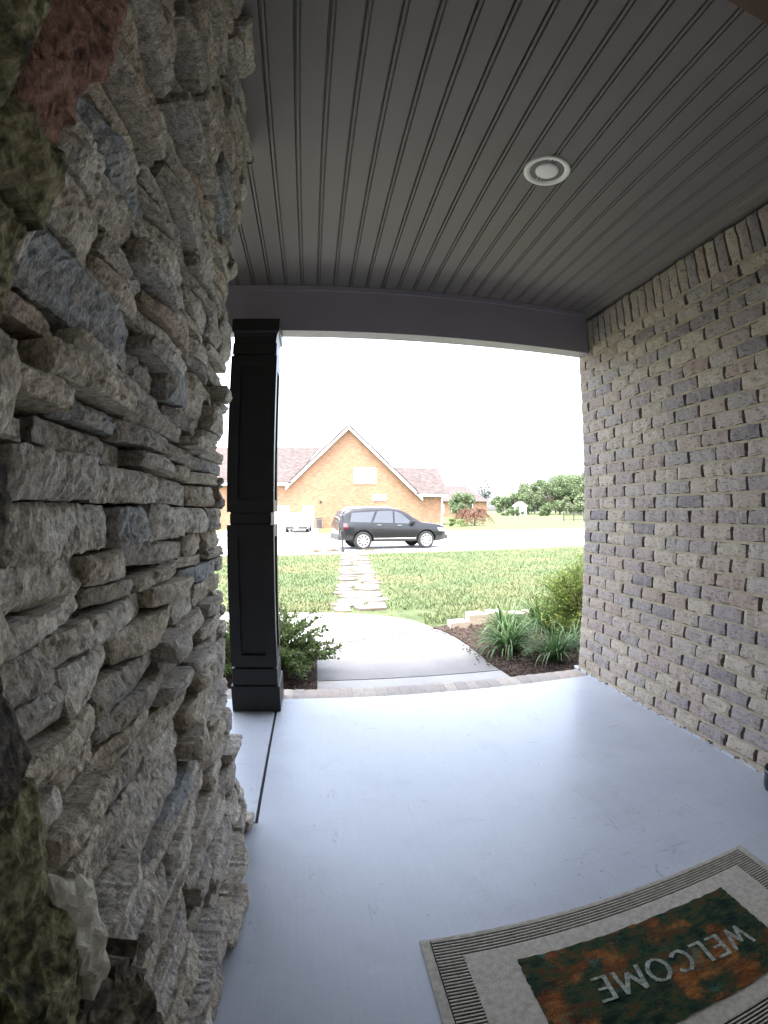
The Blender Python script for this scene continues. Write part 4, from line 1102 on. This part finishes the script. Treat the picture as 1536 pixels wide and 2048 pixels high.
# ------------------------------------------------------------------ trees
def tree(name, x, y, h, rx, leaf, nl, size, label, seed, group=None, trunk=.12, base=.2, gaps=.3, cat='tree'):
    r = random.Random(seed); z = H(x, y); root = empty(name, (x, y, z), label=label, cat=cat, group=group)
    t = MB(); tr = h * trunk * .22
    t.tube([(0, 0, -.2), (r.gauss(0, .1), r.gauss(0, .1), h * .3), (r.gauss(0, .2), r.gauss(0, .2), h * .75)], [tr, tr * .7, tr * .25], 7)
    clumps = []
    for k in range(16):
        az = r.uniform(0, 6.28); v = r.uniform(base, .93); rad = rx * math.sqrt(max(.05, 1 - ((v - .48) / .56) ** 2)) * r.uniform(.35, .85)
        c = Vector((math.cos(az) * rad, math.sin(az) * rad, h * v)); clumps.append((c, h * r.uniform(.10, .20)))
        t.tube([(0, 0, h * max(.12, v * .55)), (c * .5 + Vector((0, 0, h * v * .3))), c], [tr * .4, tr * .22, tr * .08], 5, False)
    t.build('trunk', M['bark'], root)
    b = MB()
    for _ in range(nl):
        c, cr = r.choice(clumps); p = c + rv(r) * cr * r.uniform(.35, 1.15)
        leaf_quad(b, p, rv(r), rv(r), size * r.uniform(.6, 1.3), size * r.uniform(.5, .9))
    b.build('crown', M[leaf], root, kind='stuff')
    return root
LB = ['broad green tree', 'tall green tree', 'pale green rounded tree', 'dark green tree']
trees = [  # slope x, Y, height, rx, leaf
 (.445, 96, 5.0, 4.2, 'tree_leaf', 'mid-green tree at the end of the treeline nearest the grey tree'),
 (.478, 100, 7.0, 4.4, 'tree_leaf_pale', 'pale green tree with rounded top in the far treeline'),
 (.508, 104, 5.6, 3.6, 'tree_leaf_grey', 'hazy grey-green tree between two greener ones in the treeline'),
 (.535, 98, 7.2, 4.6, 'tree_leaf', 'full green tree behind the round clipped bush'),
 (.562, 103, 9.4, 5.4, 'tree_leaf_pale', 'tallest pale green tree of the far treeline'),
 (.592, 98, 9.2, 5.4, 'tree_leaf', 'tall green tree behind the metal fence'),
 (.620, 96, 9.0, 5.2, 'tree_leaf', 'tall dark green tree partly behind the brick wall end'),
 (.655, 98, 10.5, 5.0, 'tree_leaf', 'highest tree, mostly hidden by the brick wall end'),
 (.60, 82, 4.0, 3.4, 'tree_leaf_pale', 'low bright green tree in front of the tall treeline'),
 (.415, 108, 4.2, 3.4, 'tree_leaf', 'small dark green tree just beyond the weeping maple'),
 (.462, 118, 6.6, 5.0, 'tree_leaf_grey', 'hazy tree showing above the white shed'),
 (.495, 122, 9.0, 5.5, 'tree_leaf', 'green tree filling the dip behind the hazy tree'),
 (.55, 124, 10.5, 6.0, 'tree_leaf_grey', 'hazy tree behind the tallest pale tree'),
 (.58, 120, 11.0, 6.0, 'tree_leaf_pale', 'pale tree rising between the tall ones above the fence'),
 (.635, 118, 11.5, 6.0, 'tree_leaf_grey', 'hazy tree next to the brick wall end behind the dark one'),
]
for k, (s, Y, h, rx, lf, lb) in enumerate(trees): tree('tree', s * Y, Y, h, rx, lf, 10000, .36, lb, 60 + k, 'trees of the far treeline')
tree('bare_tree', .366 * 92, 92, 7.2, 1.9, 'tree_leaf_grey', 420, .55, 'thin grey half-bare tree standing above the weeping maple', 90, base=.4)
tree('round_tree', .318 * 62, 62, 3.4, 2.0, 'tree_leaf', 2600, .30, 'rounded green tree behind the weeping maple beside the far house', 91)
tree('clipped_bush', .5225 * 80, 80, 2.3, 1.5, 'tree_leaf', 2600, .3, 'round clipped dark bush at the edge of the far lawn', 92, base=.1, cat='bush')
tree('clipped_bush', .437 * 84, 84, 1.7, 2.6, 'tree_leaf', 2600, .3, 'low wide dark hedge bush at the edge of the far lawn', 93, base=.1, cat='bush')
tree('small_bush', .293 * 38, 38, .62, .42, 'bush_leaf', 900, .10, 'small round bush on the grass to the near side of the maple', 94, base=.15, cat='bush')
tree('small_bush', .318 * 37.5, 37.5, .58, .5, 'bush_leaf', 900, .10, 'small round bush directly under the weeping maple edge', 95, base=.15, cat='bush')
tree('tree', -.26 * 30, 30, 3.2, 1.6, 'tree_leaf_pale', 2600, .22, 'bright green small tree glimpsed between stone wall and column', 96)

# weeping maple
mpx, mpy = .345 * 39, 39
mp_ = empty('weeping_maple', (mpx, mpy, H(mpx, mpy)), label='weeping reddish-brown maple on the lawn beside the brick house', cat='tree')
r = random.Random(77); tk, lv = MB(), MB()
tk.tube([(0, 0, -.1), (.1, 0, .5), (-.05, .05, 1.0)], [.09, .075, .06], 7)
for k in range(46):
    az = r.uniform(0, 6.28); R1 = r.uniform(.7, 1.95); top = r.uniform(1.2, 1.75) - .12 * R1
    d = Vector((math.cos(az), math.sin(az) * .8, 0)); pts = []
    for i in range(9):
        t = i / 8; rad = R1 * (1 - (1 - t) ** 1.6); zz = 1.0 + (top - 1.0) * math.sin(min(1, t * 2.2) * math.pi / 2) - max(0, t - .42) ** 1.5 * 2.3 * r.uniform(.8, 1.1)
        pts.append(Vector((d.x * rad, d.y * rad, max(.18, zz))))
    tk.tube(pts, [.028 * (1 - .85 * i / 8) for i in range(9)], 4, False)
    for _ in range(75):
        t = r.uniform(.25, 1); i = min(7, int(t * 8)); q = pts[i].lerp(pts[i + 1], t * 8 - i) + rv(r) * .07
        leaf_quad(lv, q, (rv(r) * .6 + Vector((d.x * .4, d.y * .4, -.9))).normalized(), rv(r), r.uniform(.10, .22), r.uniform(.035, .07))
tk.build('trunk', M['bark'], mp_); lv.build('crown', M['maple_leaf'], mp_, kind='stuff')

# metal fence at the far right
fx0, fx1, fy = .572 * 50, .66 * 50, 50
fn = empty('metal_fence', (fx0, fy, H(fx0, fy)), label='open dark metal fence panels on the far lawn by the brick wall end', cat='fence')
for k in range(4): MB().box(k * 1.42 - .05, k * 1.42 + .05, -.03, .03, -.1, 1.12).build('post', M['fence'], fn)
for zz in (.12, 1.0): MB().box(0, 4.3, -.018, .018, zz, zz + .06).build('rail', M['fence'], fn)
for k in range(30): MB().box(.07 + k * .142, .085 + k * .142, -.008, .008, .12, 1.0).build('picket', M['fence'], fn)
# white shed gap between the trees
sh = empty('white_shed', (.462 * 88, 88, H(.462 * 88, 88)), label='small white shed between the clipped bushes', cat='shed')
MB().box(-1.0, 1.0, 0, 2.2, 0, 1.9).build('wall', M['white_paint'], sh)
MB().prism([(-1.2, 1.85), (1.2, 1.85), (0, 2.7)], -.15, 2.35).build('roof', M['white_paint'], sh)
